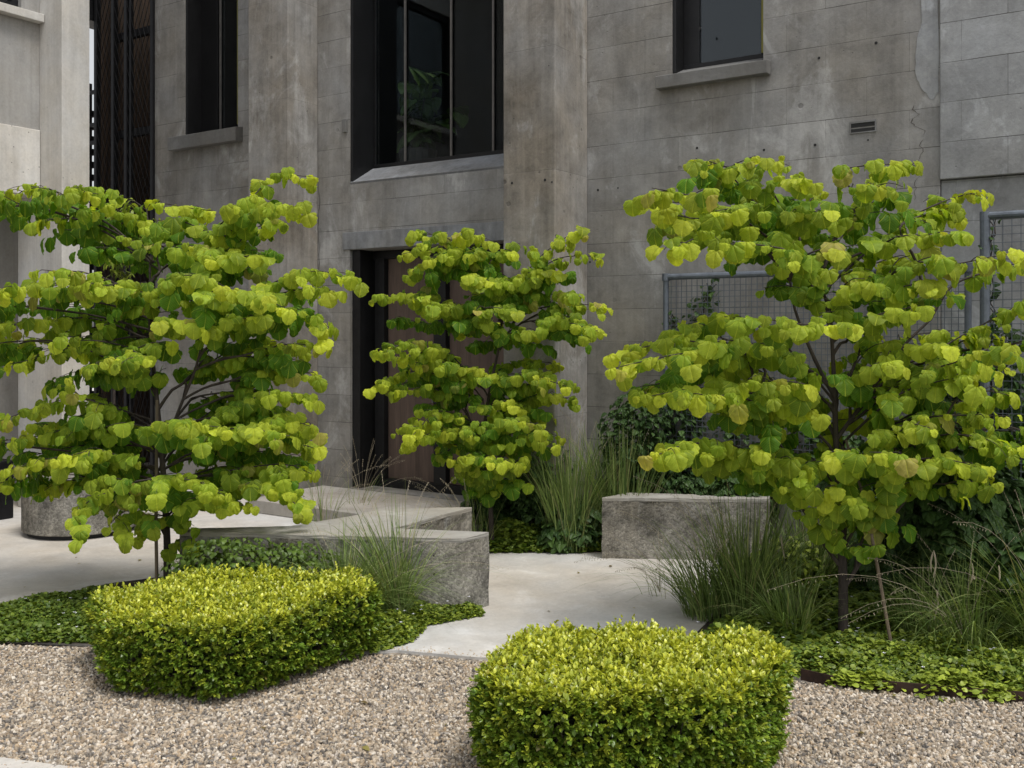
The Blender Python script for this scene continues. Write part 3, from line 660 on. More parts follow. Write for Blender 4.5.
left_t = [
 [(150,262),(90,222),(60,197),(28,193),(0,212)], [(95,228),(70,222),(45,225)], [(60,205,-.1),(75,196,-.2),(98,198,-.3)],
 [(160,275),(150,235),(150,208),(190,212),(215,215)], [(160,250),(175,225),(205,235),(235,250)], [(130,225,.1),(115,212,0),(95,213,-.1)],
 [(190,300),(225,235),(250,205),(275,180),(313,181)], [(225,240),(262,212),(300,212)], [(232,255),(250,235),(275,225)], [(215,275),(240,262),(262,258)], [(210,240),(235,215,-.1),(250,200,-.1)],
 [(175,265,0),(190,250,-.2),(220,262,-.3)],
 [(200,340),(250,300),(290,280),(320,275),(345,282)], [(240,320),(280,298),(320,292),(338,298)], [(230,330),(270,318),(310,322),(328,345)], [(240,360),(290,348),(325,352)], [(230,385),(270,372),(312,378)],
 [(200,320,0),(215,300,-.3),(250,298,-.4),(285,312,-.4)], [(210,350,0),(235,325,-.2),(265,322,-.3)], [(200,400,.1),(250,395,.2),(295,400,.2)],
 [(160,330),(120,290),(80,276),(45,276)], [(150,320),(100,292),(40,290),(-10,298)], [(140,340),(90,322),(30,328),(-15,330)], [(130,375),(80,352),(40,362),(10,368)], [(60,300,-.1),(80,288,-.3),(110,290,-.4)], [(140,355),(100,345,-.2),(60,345,-.3)],
 [(160,310,0),(165,284,-.3),(200,280,-.4),(235,296,-.4)], [(150,300,0),(130,285,-.3),(105,292,-.4)], [(150,350,0),(170,325,-.3),(200,330,-.4)],
 [(150,390,0),(125,362,-.3),(90,372,-.4)], [(150,390,0),(130,355,-.25),(150,365,-.4)], [(120,330,.2),(70,335,.3),(20,350,.4)], [(190,380,.1),(240,350,.3),(280,345,.4)],
 [(150,430),(100,405),(50,408),(0,425)], [(140,450),(90,430),(40,440),(0,445)], [(140,480),(80,460),(30,468),(-5,478)], [(140,440,.1),(90,425,.3),(30,432,.45)], [(145,470,0),(100,455,-.3),(60,462,-.4)], [(140,420,0),(80,400,-.2),(70,385,-.3)],
 [(150,500,-.1),(110,496,-.3),(85,508,-.4),(72,528,-.45)], [(150,470,0),(100,480,.1),(40,490,.2)], [(60,470,.1),(20,480,0),(-15,500,-.1)],
 [(165,440,0),(148,430,-.3),(190,428,-.4),(225,432,-.4)], [(180,440,.1),(220,412,.2),(265,420,.1),(300,434)], [(200,460),(260,440),(300,448),(322,455)], [(200,480),(280,468),(312,478)], [(200,440,0),(240,432,-.3),(290,440,-.35)],
 [(170,500,-.1),(135,486,-.35),(190,484,-.45),(225,500,-.4)], [(200,500,0),(250,488,-.1),(285,500,-.2),(302,515,-.2)], [(220,420),(270,396),(304,404)], [(215,450),(260,412),(300,425)], [(190,480,.1),(230,470,.3),(280,480,.4)], [(180,510,0),(210,500,-.2),(250,512,-.3)], [(165,555,0),(182,545,0),(200,545,0)], [(165,520,0),(150,520,-.1),(140,530,-.1)], [(240,400,.1),(280,420,0),(310,430,-.1)],
 [(150,520,0),(125,515,-.1),(108,530,-.2)], [(180,450,.2),(200,445,.4),(240,450,.5)], [(140,440,.2),(110,440,.4),(70,445,.5)], [(20,310,0),(-30,300,0),(-60,310,0)], [(20,450,0),(-30,440,0),(-60,450,0)], [(30,345,0),(-20,350,-.1),(-60,355,-.1)], [(30,210,0),(-10,205,0),(-45,215,0)],
]
tree('chartreuse_tree', 'bright green tree with layered branches and a thin stake rising behind the left clipped hedge', 5.9,
     [[(167,603),(167,540),(163,470),(157,400),(150,330),(150,262)], [(160,470,.05),(175,420),(195,370),(205,330),(215,275)], [(158,410),(172,390),(190,378,.1),(215,340,.2)]],
     left_t, .098, 21, GT, .024, 1.0, 1.4, 1.05, 1.0, lowcut=0, lowmax=500)
right_t = [
 [(830,330),(790,245),(755,195),(720,168),(690,166)], [(760,200,.1),(760,172,.1),(785,164,0)], [(800,240),(770,190),(790,184),(815,188)], [(740,190,0),(730,172,-.1),(755,160,-.2)],
 [(790,260),(740,222),(690,200),(652,192)], [(740,225),(690,208),(648,206)], [(740,230),(705,238),(675,252)], [(720,225,-.1),(690,222,-.3),(660,215,-.3)], [(780,235,0),(750,212,-.2),(715,215,-.3)],
 [(825,270),(850,215),(880,182),(900,170),(916,167)], [(860,205),(838,178,0),(862,170,-.1),(895,168,-.1)], [(850,220,0),(870,195,-.2),(880,190,-.3)],
 [(820,300),(860,262),(910,222),(950,203),(982,196)], [(900,232),(930,218),(955,222)], [(880,250,0),(900,240,-.2),(935,240,-.2)],
 [(830,310,0),(800,262,-.3),(760,249,-.4),(715,250,-.4)], [(800,262,-.3),(825,252,-.4),(835,255,-.4)], [(790,230,0),(800,215,-.2),(828,218,-.3)], [(790,225,.1),(810,205,.1),(820,195,.1)],
 [(850,380,0),(880,300,.1),(900,262,.1),(930,265,.1)], [(880,300,0),(905,268,-.3),(955,268,-.3),(985,262,-.3),(1022,256,-.3)], [(890,310,0),(905,290,-.3),(935,288,-.3)], [(960,285,0),(1000,272,0),(1035,262,0)], [(850,340,0),(845,288,-.2),(865,283,-.3)], [(860,330,0),(880,318,-.3),(920,310,-.35)],[(840,300,.1),(860,275,.2),(890,262,.3)],
 [(830,400,0),(780,345,.1),(735,322,.2),(690,324,.2)], [(820,400,0),(765,330,-.3),(800,328,-.4),(850,333,-.4)], [(760,365,0),(690,345,-.1),(640,352,-.1),(612,361,-.1)], [(740,355,-.1),(680,358,-.3),(640,366,-.35),(615,372,-.35)], [(800,370,0),(740,345,-.2),(700,350,-.3)], [(720,340,.1),(700,328,0),(680,340,-.1)],
 [(840,400,0),(875,368,-.3),(900,375,-.4)], [(850,400,.1),(900,345,.2),(950,335,.2)], [(860,420),(930,360),(980,330),(1025,305)], [(930,365,0),(970,342,0),(1005,345,0)], [(880,400,0),(930,382,.2),(1000,372,.3)], [(870,390,0),(900,355,-.2),(945,350,-.3)], [(900,380,0),(950,368,-.3),(990,352,-.3)],
 [(820,440,0),(760,375,.1),(700,378,.1),(645,395,.1)], [(780,405,0),(720,392,-.1),(680,395,-.2),(640,402,-.2)], [(760,410,0),(770,385,-.3),(805,388,-.4)], [(800,480,0),(768,425,-.1),(785,412,-.2),(820,420,-.3)], [(820,420,.1),(780,390,.3),(730,385,.4)], [(770,420,-.1),(740,400,-.3),(700,402,-.35)],
 [(850,440,0),(900,398,-.2),(950,382,-.2),(975,368,-.2)], [(890,430),(940,420),(1010,420)], [(950,425,0),(990,445,-.1),(1025,452,-.1)], [(900,455,0),(950,438,-.1),(1000,450,-.1)], [(850,470,0),(900,430,-.3),(930,432,-.35)], [(880,440,.1),(930,410,.3),(980,405,.4)], [(960,400,0),(990,395,-.1),(1010,400,-.1)],
 [(800,500),(740,452),(690,448),(650,462)], [(740,460,0),(700,458,-.2),(660,472,-.2)], [(800,490,0),(770,456,-.2),(755,455,-.3)], [(800,505,0),(760,480,-.1),(738,480,-.2)], [(790,500,.1),(740,468,.2),(700,470,.3)],
 [(845,540,0),(850,478,-.25),(830,472,-.35)], [(845,550,0),(890,495,-.2),(930,478,-.3),(985,488,-.3)], [(860,550,0),(895,482,-.3),(870,472,-.4)], [(880,520,0),(940,478,-.1),(992,500,-.1)], [(845,560,0),(822,515,-.2),(835,505,-.3)], [(920,490,0),(948,505,-.2),(956,520,-.2)], [(880,500,.1),(930,470,.2),(980,470,.3)], [(840,500,0),(815,480,-.1),(800,490,-.1)],
 [(850,460,.1),(830,430,.2),(860,410,.3)], [(860,460,.1),(900,440,.3),(930,440,.4)], [(830,430,.1),(800,410,.3),(790,400,.4)], [(840,390,.1),(870,350,.3),(880,340,.4)],
 [(1000,350,0),(1040,345,0),(1070,350,0)], [(1000,430,0),(1040,440,0),(1070,440,0)],
]
tree('chartreuse_tree', 'largest bright green tree at the right with a bare leaning stake beside its dark trunk', 5.2,
     [[(843,641),(843,580),(840,510),(836,440),(834,380),(830,320),(820,280)], [(843,590,0),(862,560,0),(890,520,-.05),(930,470,-.05)], [(843,570,0),(815,530,0),(790,480,0),(765,425,0)], [(836,440,0),(865,400,0),(900,350,0),(930,320,0)], [(836,400,0),(815,360,0),(795,310,0),(790,280,0)]],
     right_t, .102, 33, GT, .027, 1.0, 1.35, 1.0, .55)
mid_t = [
 [(500,320),(480,265),(460,235)], [(475,255),(440,240),(412,238)], [(480,270),(440,252),(402,258)], [(440,262,0),(425,270,-.1),(415,275,-.1)], [(480,260,0),(475,240,-.2),(492,245,-.2)], [(490,280,0),(500,255,-.1),(512,255,-.2)], [(470,275,0),(455,260,-.2),(430,262,-.3)],
 [(500,320),(530,272),(560,245),(582,234)], [(530,280),(560,262),(596,260)], [(500,300,0),(520,285,-.2),(550,280,-.2)], [(530,300),(560,298),(577,298)], [(540,312),(580,308),(602,312)], [(530,325),(560,325),(598,335)], [(505,340,0),(520,335,-.2),(537,340,-.2)], [(545,318,0),(575,322,-.1),(590,330,-.1)], [(510,290,0),(535,275,-.2),(560,278,-.2)],
 [(490,330),(450,305),(410,298),(382,302)], [(480,330),(440,312),(415,303)], [(490,310,0),(500,288,-.2),(470,282,-.3)], [(490,330,0),(485,312,-.3),(515,314,-.3)], [(470,325,0),(450,315,-.2),(430,312,-.25)],
 [(480,390),(440,350),(405,348),(380,358)], [(470,390,0),(430,358,-.2),(400,362,-.2)], [(470,400),(430,375),(390,382),(370,395)], [(460,405,0),(430,392,-.1),(395,395,-.2)], [(480,400,0),(460,370,-.2),(485,375,-.2)], [(490,380,.1),(520,365,.2),(560,368,.3)], [(500,400),(540,385),(566,390)], [(500,415),(540,398),(572,404)], [(480,380,.1),(440,362,.3),(410,370,.3)], [(500,380,0),(520,378,-.2),(550,385,-.2)],
 [(480,430),(440,415),(412,440)], [(480,445),(440,435),(405,450)], [(490,430,0),(500,405,-.2),(522,412,-.2)], [(490,450,0),(460,432,-.2),(448,438,-.2)], [(490,445,0),(500,425,-.3),(542,430,-.3)], [(500,450),(530,438),(552,446)], [(480,430,.1),(450,420,.3),(425,430,.3)], [(500,430,.1),(530,415,.3),(550,420,.3)],
 [(485,490,0),(465,470,-.1),(455,480,-.2)], [(490,490,0),(500,470,-.2),(528,462,-.2)], [(490,495,0),(500,480,-.3),(520,488,-.3)], [(490,500,0),(470,480,-.2),(490,478,-.3)], [(490,470,.1),(470,450,.2),(445,450,.3)], [(500,340,.1),(490,330,.3),(460,335,.3)],
]
tree('chartreuse_tree', 'smallest bright green tree standing in front of the timber door', 7.35,
     [[(492,545),(490,500),(484,440),(490,390),(500,340),(502,300),(490,265)], [(486,460,0),(470,420,0),(455,400,0)], [(500,350,0),(520,310,0),(540,290,0)]],
     mid_t, .096, 45, GT, .020, 1.0, 1.5, 1.0, 1.0, (-.42, .08), (.03, .2))
rng = np.random.default_rng(5)
# stakes
st = MB().tube([at(157, 600, 5.78), at(156, 520, 5.78), at(157, 400, 5.8)], [.011, .010, .009], 8).obj('plant_stake', M['stake']); tag(st, 'thin upright brown stake beside the trunk behind the left hedge', 'stake')
st = MB().tube([at(893, 655, 4.98), at(878, 570, 5.05), at(866, 505, 5.12), at(846, 440, 5.17)], [.009, .009, .008, .007], 8).obj('plant_stake', M['stake']); tag(st, 'leaning weathered wooden stake to the right of the right tree trunk', 'stake')

# ------------------------------------------------------------------ clipped box hedges
def chaikin(P, n=3, ra=.25):
    P = np.array(P, float)
    for _ in range(n):
        Q = np.roll(P, -1, 0); P = np.stack([P*(1-ra)+Q*ra, P*ra+Q*(1-ra)], 1).reshape(-1, 2)
    return P
def hedge(foot, h, label, seed, nsp, sc=1.0):
    global rng
    rng = np.random.default_rng(seed)
    P = np.array(ccw(foot)); c = P.mean(0); P = chaikin((P-c)*sc, 1, .12)
    r = empty('box_hedge', (c[0], c[1], 0), 0, label=label, cat='hedge', group='clipped box hedges')
    Q = np.roll(P, -1, 0); sl = np.linalg.norm(Q-P, axis=1); per = sl.sum(); cum = np.concatenate([[0], np.cumsum(sl)])
    ab = Q-P; nn = np.stack([ab[:, 1], -ab[:, 0]], -1)/sl[:, None]; rad = .05
    area = .5*abs(sum(P[i][0]*Q[i][1]-Q[i][0]*P[i][1] for i in range(len(P))))
    def wob(p): return .007*np.sin(p[:, 0]*9+seed)+.008*np.sin(p[:, 1]*11+p[:, 2]*9+seed*2)+.010*np.sin(p[:, 2]*19+p[:, 0]*15)
    def surf(n):
        k = int(n*per*h*1.25/(per*h*1.25+area*1.1)) if n > 1 else rng.integers(0, 2)
        s = U(0, per, k); i = np.clip(np.searchsorted(cum, s)-1, 0, len(P)-1); f = (s-cum[i])/sl[i]; xy = P[i]+ab[i]*f[:, None]; z = U(.012, h, k)
        N3 = np.concatenate([nn[i], np.zeros((k, 1))], 1); over = np.clip((z-(h-rad))/rad, 0, 1); ang = over*pi/2
        S3 = np.stack([xy[:, 0], xy[:, 1], z], -1); S3[:, :2] -= nn[i]*(rad*(1-np.cos(ang)))[:, None]; q = over > 0; S3[q, 2] = (h-rad)+rad*np.sin(ang[q])
        N3 = N3*np.cos(ang)[:, None]+np.stack([0*ang, 0*ang, np.sin(ang)], -1)
        tuck = np.clip(1-S3[:, 2]/.10, 0, 1)**1.5*.055; S3[:, :2] -= nn[i]*tuck[:, None]
        m_ = n-k; xy = scatter(P*.93, m_) if m_ > 0 else np.empty((0, 2))
        A = np.vstack([S3, np.concatenate([xy, np.full((m_, 1), h)], 1)]); B = np.vstack([N3, np.tile([[0, 0, 1.]], (m_, 1))])
        return A+B*wob(A)[:, None], B
    P3, Nn = surf(nsp); nsp = len(P3)
    dep = U(0, 1, nsp)**1.5*.07; P3 = P3-Nn*dep[:, None]; top = Nn[:, 2]
    ax = Nn*.8+np.stack([U(-.6, .6, nsp), U(-.6, .6, nsp), U(.1, .9, nsp)], -1); ax /= np.linalg.norm(ax, axis=1)[:, None]
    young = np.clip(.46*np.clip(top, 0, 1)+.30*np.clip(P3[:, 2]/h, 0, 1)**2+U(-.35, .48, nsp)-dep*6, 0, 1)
    slen = U(.018, .045, nsp)+.045*(U(0, 1, nsp) > .94)*U(.3, 1, nsp)*np.clip(top, 0, 1)
    pos = []; yw = []; pt = []; ag = []; sz = []
    for k in range(7):
        f = (k+.5)/7; q = P3+ax*(slen*f)[:, None]
        az = U(0, 6.28, nsp); s1 = np.cross(ax, [[.31, .52, .79]]); s1 /= np.linalg.norm(s1, axis=1)[:, None]; s2 = np.cross(ax, s1)
        dv = ax*(.45+.5*f)+(s1*np.cos(az)[:, None]+s2*np.sin(az)[:, None])*(1.1-.8*f); dv /= np.linalg.norm(dv, axis=1)[:, None]
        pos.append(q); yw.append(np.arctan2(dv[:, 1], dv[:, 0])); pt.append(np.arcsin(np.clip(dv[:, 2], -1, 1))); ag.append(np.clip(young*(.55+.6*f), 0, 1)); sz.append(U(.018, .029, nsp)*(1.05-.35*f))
    pos = np.vstack(pos); n = len(pos)
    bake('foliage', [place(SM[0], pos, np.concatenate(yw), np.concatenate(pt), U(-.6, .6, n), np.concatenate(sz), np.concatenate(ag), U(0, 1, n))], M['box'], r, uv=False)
    MB().prism([tuple(p) for p in P*.72], .05, h-.10).obj('branches', M['stem'], r, .04)  # solid core coloured dark, painting the shade between leaves; not actual branches
    m = MB()
    q, nq = surf(180)
    for k in range(180):
        a = q[k]*[.75, .75, .3]; a[2] = max(0, a[2]); m.tube([a, (a+q[k])/2+U(-.01, .01, 3), q[k]-nq[k]*.012], [.004, .003, .0015], 4, False)
    m.obj('twigs', M['bark'], r)['kind'] = 'stuff'
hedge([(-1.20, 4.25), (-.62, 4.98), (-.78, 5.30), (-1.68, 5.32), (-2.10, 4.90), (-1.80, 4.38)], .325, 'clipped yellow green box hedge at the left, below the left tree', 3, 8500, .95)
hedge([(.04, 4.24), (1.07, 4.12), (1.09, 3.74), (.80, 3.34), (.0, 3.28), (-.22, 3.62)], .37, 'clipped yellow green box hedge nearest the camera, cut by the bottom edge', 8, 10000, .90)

# ------------------------------------------------------------------ ground cover, grasses and shrubs
def cover(name, P, n, hgt, size, label, seed, flowers=30, fp=None, cat='ground cover', kinds='stuff', agemax=1.0):
    global rng
    rng = np.random.default_rng(seed)
    xy = scatter(P, n); PP = np.array(P)
    # distance to border gives the mound
    dm = np.full(n, 9.0)
    for i in range(len(P)):
        a = PP[i]; b = PP[(i+1) % len(P)]; ab = b-a; t = np.clip(((xy-a)@ab)/(ab@ab+1e-9), 0, 1); dm = np.minimum(dm, np.linalg.norm(xy-a-t[:, None]*ab, axis=1))
    lump = .66+.34*np.sin(xy[:, 0]*11+seed+np.sin(xy[:, 1]*7))*np.sin(xy[:, 1]*15+xy[:, 0]*4)
    z = 1.35*hgt*np.clip(dm/.14, .10, 1)*lump*(1-U(0, 1, n)**2.2*.75)
    pos = np.stack([xy[:, 0], xy[:, 1], z+.008], -1)
    age = np.clip(U(-.1, agemax, n)*(.4+.6*lump), 0, 1)
    o = bake(name, [place(SM2, pos, U(0, 6.28, n), U(-.5, .9, n), U(-.7, .7, n), size*U(.5, 1.4, n), age, U(0, 1, n))], M['cover'], None, uv=False)
    tag(o, label, cat, kind=kinds)
    if flowers:
        m = MB(); xy = scatter(fp or P, flowers)
        for x, y in xy:
            c = np.array([x, y, hgt*1.05+U(0, .02)]); 
            for k in range(5):
                a = k*1.2566+U(0, .4); s = .006; p1 = c+[s*cos(a-.5), s*sin(a-.5), .001]; p2 = c+[s*1.7*cos(a), s*1.7*sin(a), .003]; p3 = c+[s*cos(a+.5), s*sin(a+.5), .001]; m.add([c, p1, p2, p3], [(0,1,2,3)])
        f = m.obj('flowers', M['petal'], o); f['kind'] = 'stuff'
    return o
SM2 = leaf_T([0, .3, .7, 1.0], [.12, .46, .44, .12], radians(-5), radians(25), -.35, 0, (-1, 0, 1), 0)
cover('ground_cover', ccw(gpoly([(-420, 639), (-200, 606), (0, 606), (60, 597), (112, 586), (140, 640), (150, 645)])), 30000, .05, .018, 'low dark green ground cover with tiny flowers left of the left hedge', 1, 50, agemax=.45)
cover('ground_cover', ccw(gpoly([(378, 600), (420, 606), (480, 608), (483, 616), (428, 626), (412, 642), (372, 654), (345, 630), (355, 605)])), 26000, .085, .018, 'bright green ground cover in front of the zigzag bench', 2, 35, agemax=1.1)
cover('ground_cover', ccw(gpoly([(758, 672), (780, 655), (820, 640), (1024, 632), (1500, 660), (1500, 745), (1180, 714), (1024, 699), (900, 688)])), 52000, .06, .021, 'green ground cover with pale flowers along the rusty edging at the right', 3, 60, agemax=.9)
cover('ground_cover', ccw(gpoly([(484, 553), (606, 553), (612, 535), (560, 520), (486, 530)])), 11000, .15, .032, 'leafy ground cover bordering the paving under the smallest tree', 4, 0, agemax=.65)
# spill-over of plants over the edging
m_ = []
for (a, b_, r_, h_) in ((955, 690, .13, .07), (1000, 697, .06, .04), (848, 684, .05, .04), (875, 686, .07, .05)):
    c = gnd(a, b_); n = int(5200*r_); q = rng.normal(0, .45, (n, 2))*r_; m_.append(place(SM2, np.stack([c[0]+q[:, 0]*1.5, c[1]+q[:, 1], .01+h_*np.clip(1-(q**2).sum(1)/r_**2, 0, 1)*U(.3, 1.1, n)], -1), U(0, 6.28, n), U(-.3, .6, n), U(-.5, .5, n), U(.018, .034, n), U(.3, 1, n), U(0, 1, n)))
tag(bake('creeping_plant', m_, M['cover'], None, uv=False), 'bright creeping plant spilling over the rusty edging onto the gravel', 'ground cover', kind='stuff')

def clump(name, px, py, n, L_, spread, label, seed, lean=(0, 0), seeds=0, droop=1.0, wid=.0035, group='ornamental grass clumps', rad=.09, heads=0, fan=1.0):
    global rng
    rng = np.random.default_rng(seed)
    b = gnd(px, py); r = empty(name, b, label=label, cat='grass', group=group)
    k = 9; t = np.linspace(0, 1, k)[None]
    a = U(0, 2*pi, n); r0 = rad*np.sqrt(U(0, 1, n)); ox, oy = r0*np.cos(a), r0*np.sin(a)
    ln = L_*U(.45, 1.1, n); da = a+U(-.7, .7, n); sp_ = spread*U(.08, 1.0, n)**1.1
    hx = np.cos(da)*sp_+lean[0]*U(.4, 1.3, n); hy = (np.sin(da)*sp_+lean[1]*U(.4, 1.3, n))*fan
    hm = np.sqrt(hx**2+hy**2)
    x = ox[:, None]+hx[:, None]*ln[:, None]*t**1.5; y = oy[:, None]+hy[:, None]*ln[:, None]*t**1.5
    z = ln[:, None]*(t*(1-.12*hm[:, None])-droop*.48*np.minimum(hm, 1.5)[:, None]*t**3)
    z = np.maximum(z, .01)
    w = 1.35*wid*U(.6, 1.2, n)[:, None]*(1-t**3*.93)*.5; wa = da[:, None]+pi/2+U(-.9, .9, n)[:, None]
    V = np.stack([np.stack([x-w*np.cos(wa), y-w*np.sin(wa), z], -1), np.stack([x+w*np.cos(wa), y+w*np.sin(wa), z], -1)], 2).reshape(-1, 3)
    i = (np.arange(n)*k*2)[:, None]+np.arange(k-1)[None]*2; Q = np.stack([i, i+1, i+3, i+2], -1).reshape(-1, 4)
    npmesh('blades', V, Q, M['grass'], r, {'age': np.repeat(U(0, 1, n)**1.3, 2*k), 'rnd': np.repeat(U(0, 1, n), 2*k)}, None, True)
    if seeds:
        m = MB()
        for q in range(seeds):
            a = U(0, 6.28); ll = L_*U(.9, 1.35); s = spread*U(.2, 1.0); dx, dy = cos(a)*s+lean[0]*1.2, (sin(a)*s+lean[1])*fan
            pts = [np.array([dx*ll*f**1.6, dy*ll*f**1.6, max(.02, ll*(f-.42*min(1.4, sqrt(dx*dx+dy*dy))*f**3))]) for f in np.linspace(0, 1, 9)]
            m.tube(pts, np.linspace(.0013, .0006, 9), 3, False)
            tip = pts[-1]; prev = pts[-3]; dv = tip-prev
            for h in range(12):
                c = prev+dv*h/11; e_ = c+np.array([U(-.006, .006), U(-.006, .006), -U(.004, .014)]); m.tube([c, (c+e_)/2, e_], [.0009, .0017, .0005], 3, False)
        m.obj('seed_stalks', M['seed'], r)['kind'] = 'stuff'
    if heads:
        for q in range(heads):
            a = U(0, 6.28); rr = U(.05, .22); x, y = rr*cos(a), rr*sin(a); z0 = U(.12, .4); ll = U(.05, .16); p = [np.array([x, y, z0+ll]), np.array([x+U(-.012, .012), y, z0+ll*.5]), np.array([x+U(-.02, .02), y, z0])]
            MB().tube(spline(p, .02), np.concatenate([[.002], np.full(len(spline(p, .02))-2, .0045), [.001]]), 5, False).obj('seed_head', M['seed'], r)
    return r
clump('grass_clump', 392, 622, 520, .78, 1.15, 'fine green grass clump arching over the front of the zigzag bench', 61, (-.35, 0), 10, wid=.004, fan=.7, droop=1.3)
clump('grass_clump', 348, 628, 340, .66, 1.1, 'smaller grass tuft behind the right end of the left hedge', 62, (.25, 0), 6, wid=.004, fan=.6, droop=1.3)
clump('grass_clump', 748, 620, 560, .78, .72, 'large upright grass clump left of the right tree trunk', 63, (0, 0), 12, wid=.0050, rad=.14, heads=7, droop=.8)
clump('grass_clump', 790, 640, 260, .50, .9, 'short grass tuft at the foot of the right tree', 64, (-.2, 0), 0, wid=.0045)
clump('grass_clump', 572, 549, 460, .92, .5, 'tall feathery grass clump between the smallest tree and the straight bench', 65, (.05, 0), 8, wid=.006, rad=.16, droop=.7)
clump('grass_clump', 622, 547, 520, .98, .5, 'tall dark grass clump behind the left end of the straight bench', 66, (0, .1), 6, wid=.006, rad=.2, droop=.7)
clump('grass_clump', 965, 650, 200, .60, 1.25, 'arching grass clump over the ground cover near the right edge', 67, (-.25, -.1), 10, wid=.0045, rad=.12, heads=5, droop=.9)
clump('grass_clump', 1045, 650, 460, .80, .85, 'grass clump cut by the right edge of the photo', 68, (-.35, 0), 10, wid=.0045, rad=.15, heads=4)
clump('grass_clump', 705, 618, 300, .60, .85, 'loose green grass clump leaning out over the paving left of the large clump', 75, (-.3, 0), 14, wid=.0045, rad=.12)
clump('grass_clump', 930, 640, 260, .45, 1.0, 'low arching grass behind the creeping plant on the edging', 76, (0, -.1), 6, wid=.004, rad=.15)
cover('ground_cover', ccw(gpoly([(668, 664), (700, 640), (740, 606), (800, 580), (870, 578), (1060, 600), (1060, 636), (850, 640), (780, 662), (760, 670)])), 26000, .09, .028, 'darker leafy ground cover under the large grass clump and the right tree', 6, 20, agemax=.6)
clump('grass_clump', 812, 585, 300, .62, .7, 'grass tuft half hidden behind the right tree trunk', 69, (.1, .1), 4, wid=.005, rad=.15)
clump('grass_clump', 880, 600, 320, .62, .7, 'grass tuft behind the leaning stake', 70, (.1, .1), 6, wid=.005, rad=.15)
clump('grass_clump', 362, 516, 26, .58, .9, 'sparse straw coloured grass in front of the timber door', 71, (.35, 0), 16, wid=.0035, rad=.12)
clump('grass_clump', 322, 524, 36, .55, .8, 'sparse dry grass at the base of the left buttress', 72, (0, 0), 14, wid=.0035, rad=.12)
clump('grass_clump', 470, 552, 60, .55, .8, 'dry wispy grass at the foot of the smallest tree', 73, (-.2, 0), 18, wid=.0035, rad=.15)
clump('grass_clump', 660, 596, 14, .34, .9, 'few wiry grass stalks standing against the pale paving', 74, (-.3, 0), 16, wid=.003, rad=.15)

def shrub(name, c, r3, n, size, label, seed, mat='ivy', T=IV, cat='shrub', group=None, upright=0.0, agemax=.7, hang=0.0):
    global rng
    rng = np.random.default_rng(seed)
    r = empty(name, (c[0], c[1], 0), label=label, cat=cat, group=group)
    # several overlapping leafy boughs
    nb_ = 9; C_ = np.stack([U(-.6, .6, nb_)*r3[0], U(-.6, .6, nb_)*r3[1], U(.25, .8, nb_)*r3[2]], -1); k = rng.integers(0, nb_, n)
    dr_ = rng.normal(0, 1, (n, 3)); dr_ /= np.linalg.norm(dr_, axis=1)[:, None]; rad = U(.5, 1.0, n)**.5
    pos = C_[k]+dr_*rad[:, None]*np.array([r3[0]*.48, r3[1]*.48, r3[2]*.34]); pos[:, 2] = np.clip(pos[:, 2]+c[2], .015, None)
    yaw = np.arctan2(dr_[:, 1]-.35, dr_[:, 0])+U(-.7, .7, n); parts = []
    w = rng.integers(0, len(T), n)
    for i, t in enumerate(T):
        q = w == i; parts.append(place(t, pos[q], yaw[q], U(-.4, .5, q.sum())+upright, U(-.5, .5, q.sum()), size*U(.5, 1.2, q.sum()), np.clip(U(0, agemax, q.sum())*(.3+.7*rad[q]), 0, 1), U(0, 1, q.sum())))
    bake('foliage', parts, M[mat], r)
    m = MB()
    for cc_ in C_: m.tube(spline([(U(-.05,.05), U(-.05,.05), c[2]), cc_*[.5,.5,.55]+[0,0,c[2]], cc_+[0,0,c[2]]], .1), .006, 5, False)
    m.obj('stems', M['bark'], r)
    return r
def G2(px, py): g_ = gnd(px, py); return g_
shrub('leafy_shrub', G2(962, 612), (.62, .45, .95), 4200, .075, 'dense dark leafy shrub right of the leaning stake', 81)
shrub('leafy_shrub', G2(1045, 580), (.6, .5, 1.25), 3600, .085, 'tall dark leafy shrub at the right edge below the tall mesh panel', 82)
shrub('leafy_shrub', G2(900, 575), (.5, .4, .85), 3000, .08, 'dark shrub behind the right tree trunk', 83)
shrub('leafy_shrub', G2(1030, 640), (.42, .30, .62), 2400, .070, 'dark leafy shrub nearest the camera at the right edge of the bed', 93, agemax=.5)
shrub('leafy_shrub', G2(770, 590), (.32, .25, .32), 800, .05, 'low rounded bush at the base of the large grass clump', 84, agemax=1.0, mat='cover')
shrub('leafy_shrub', G2(262, 622), (.55, .18, .46), 3000, .032, 'dark low foliage against the front of the zigzag bench', 85, mat='cover', agemax=.12)
shrub('leafy_shrub', G2(500, 536), (.32, .30, .36), 1300, .06, 'dark foliage under the smallest tree beside the bench end', 86)
shrub('leafy_shrub', G2(576, 548), (.32, .18, .36), 900, .085, 'broad-leaved plant against the left end of the straight bench', 87, agemax=1.1)
shrub('leafy_shrub', G2(660, 546), (.50, .16, 1.05), 3200, .050, 'dark shrub behind the straight bench below the mesh panel', 88)
shrub('leafy_shrub', G2(726, 554), (.42, .12, .78), 2200, .055, 'dark shrub behind the middle of the straight bench', 89)
shrub('leafy_shrub', G2(535, 540), (.36, .2, .70), 1700, .05, 'dark undergrowth at the foot of the wall behind the smallest tree', 90)
shrub('leafy_shrub', (-3.35, 8.6, .0), (.35, .3, .25), 300, .05, 'low foliage at the foot of the buttress behind the zigzag bench', 91, agemax=1.0, mat='cover')
shrub('leafy_shrub', G2(215, 620), (.30, .16, .36), 1200, .030, 'leafy tuft behind the trunk of the left tree', 92, mat='cover', agemax=.2)
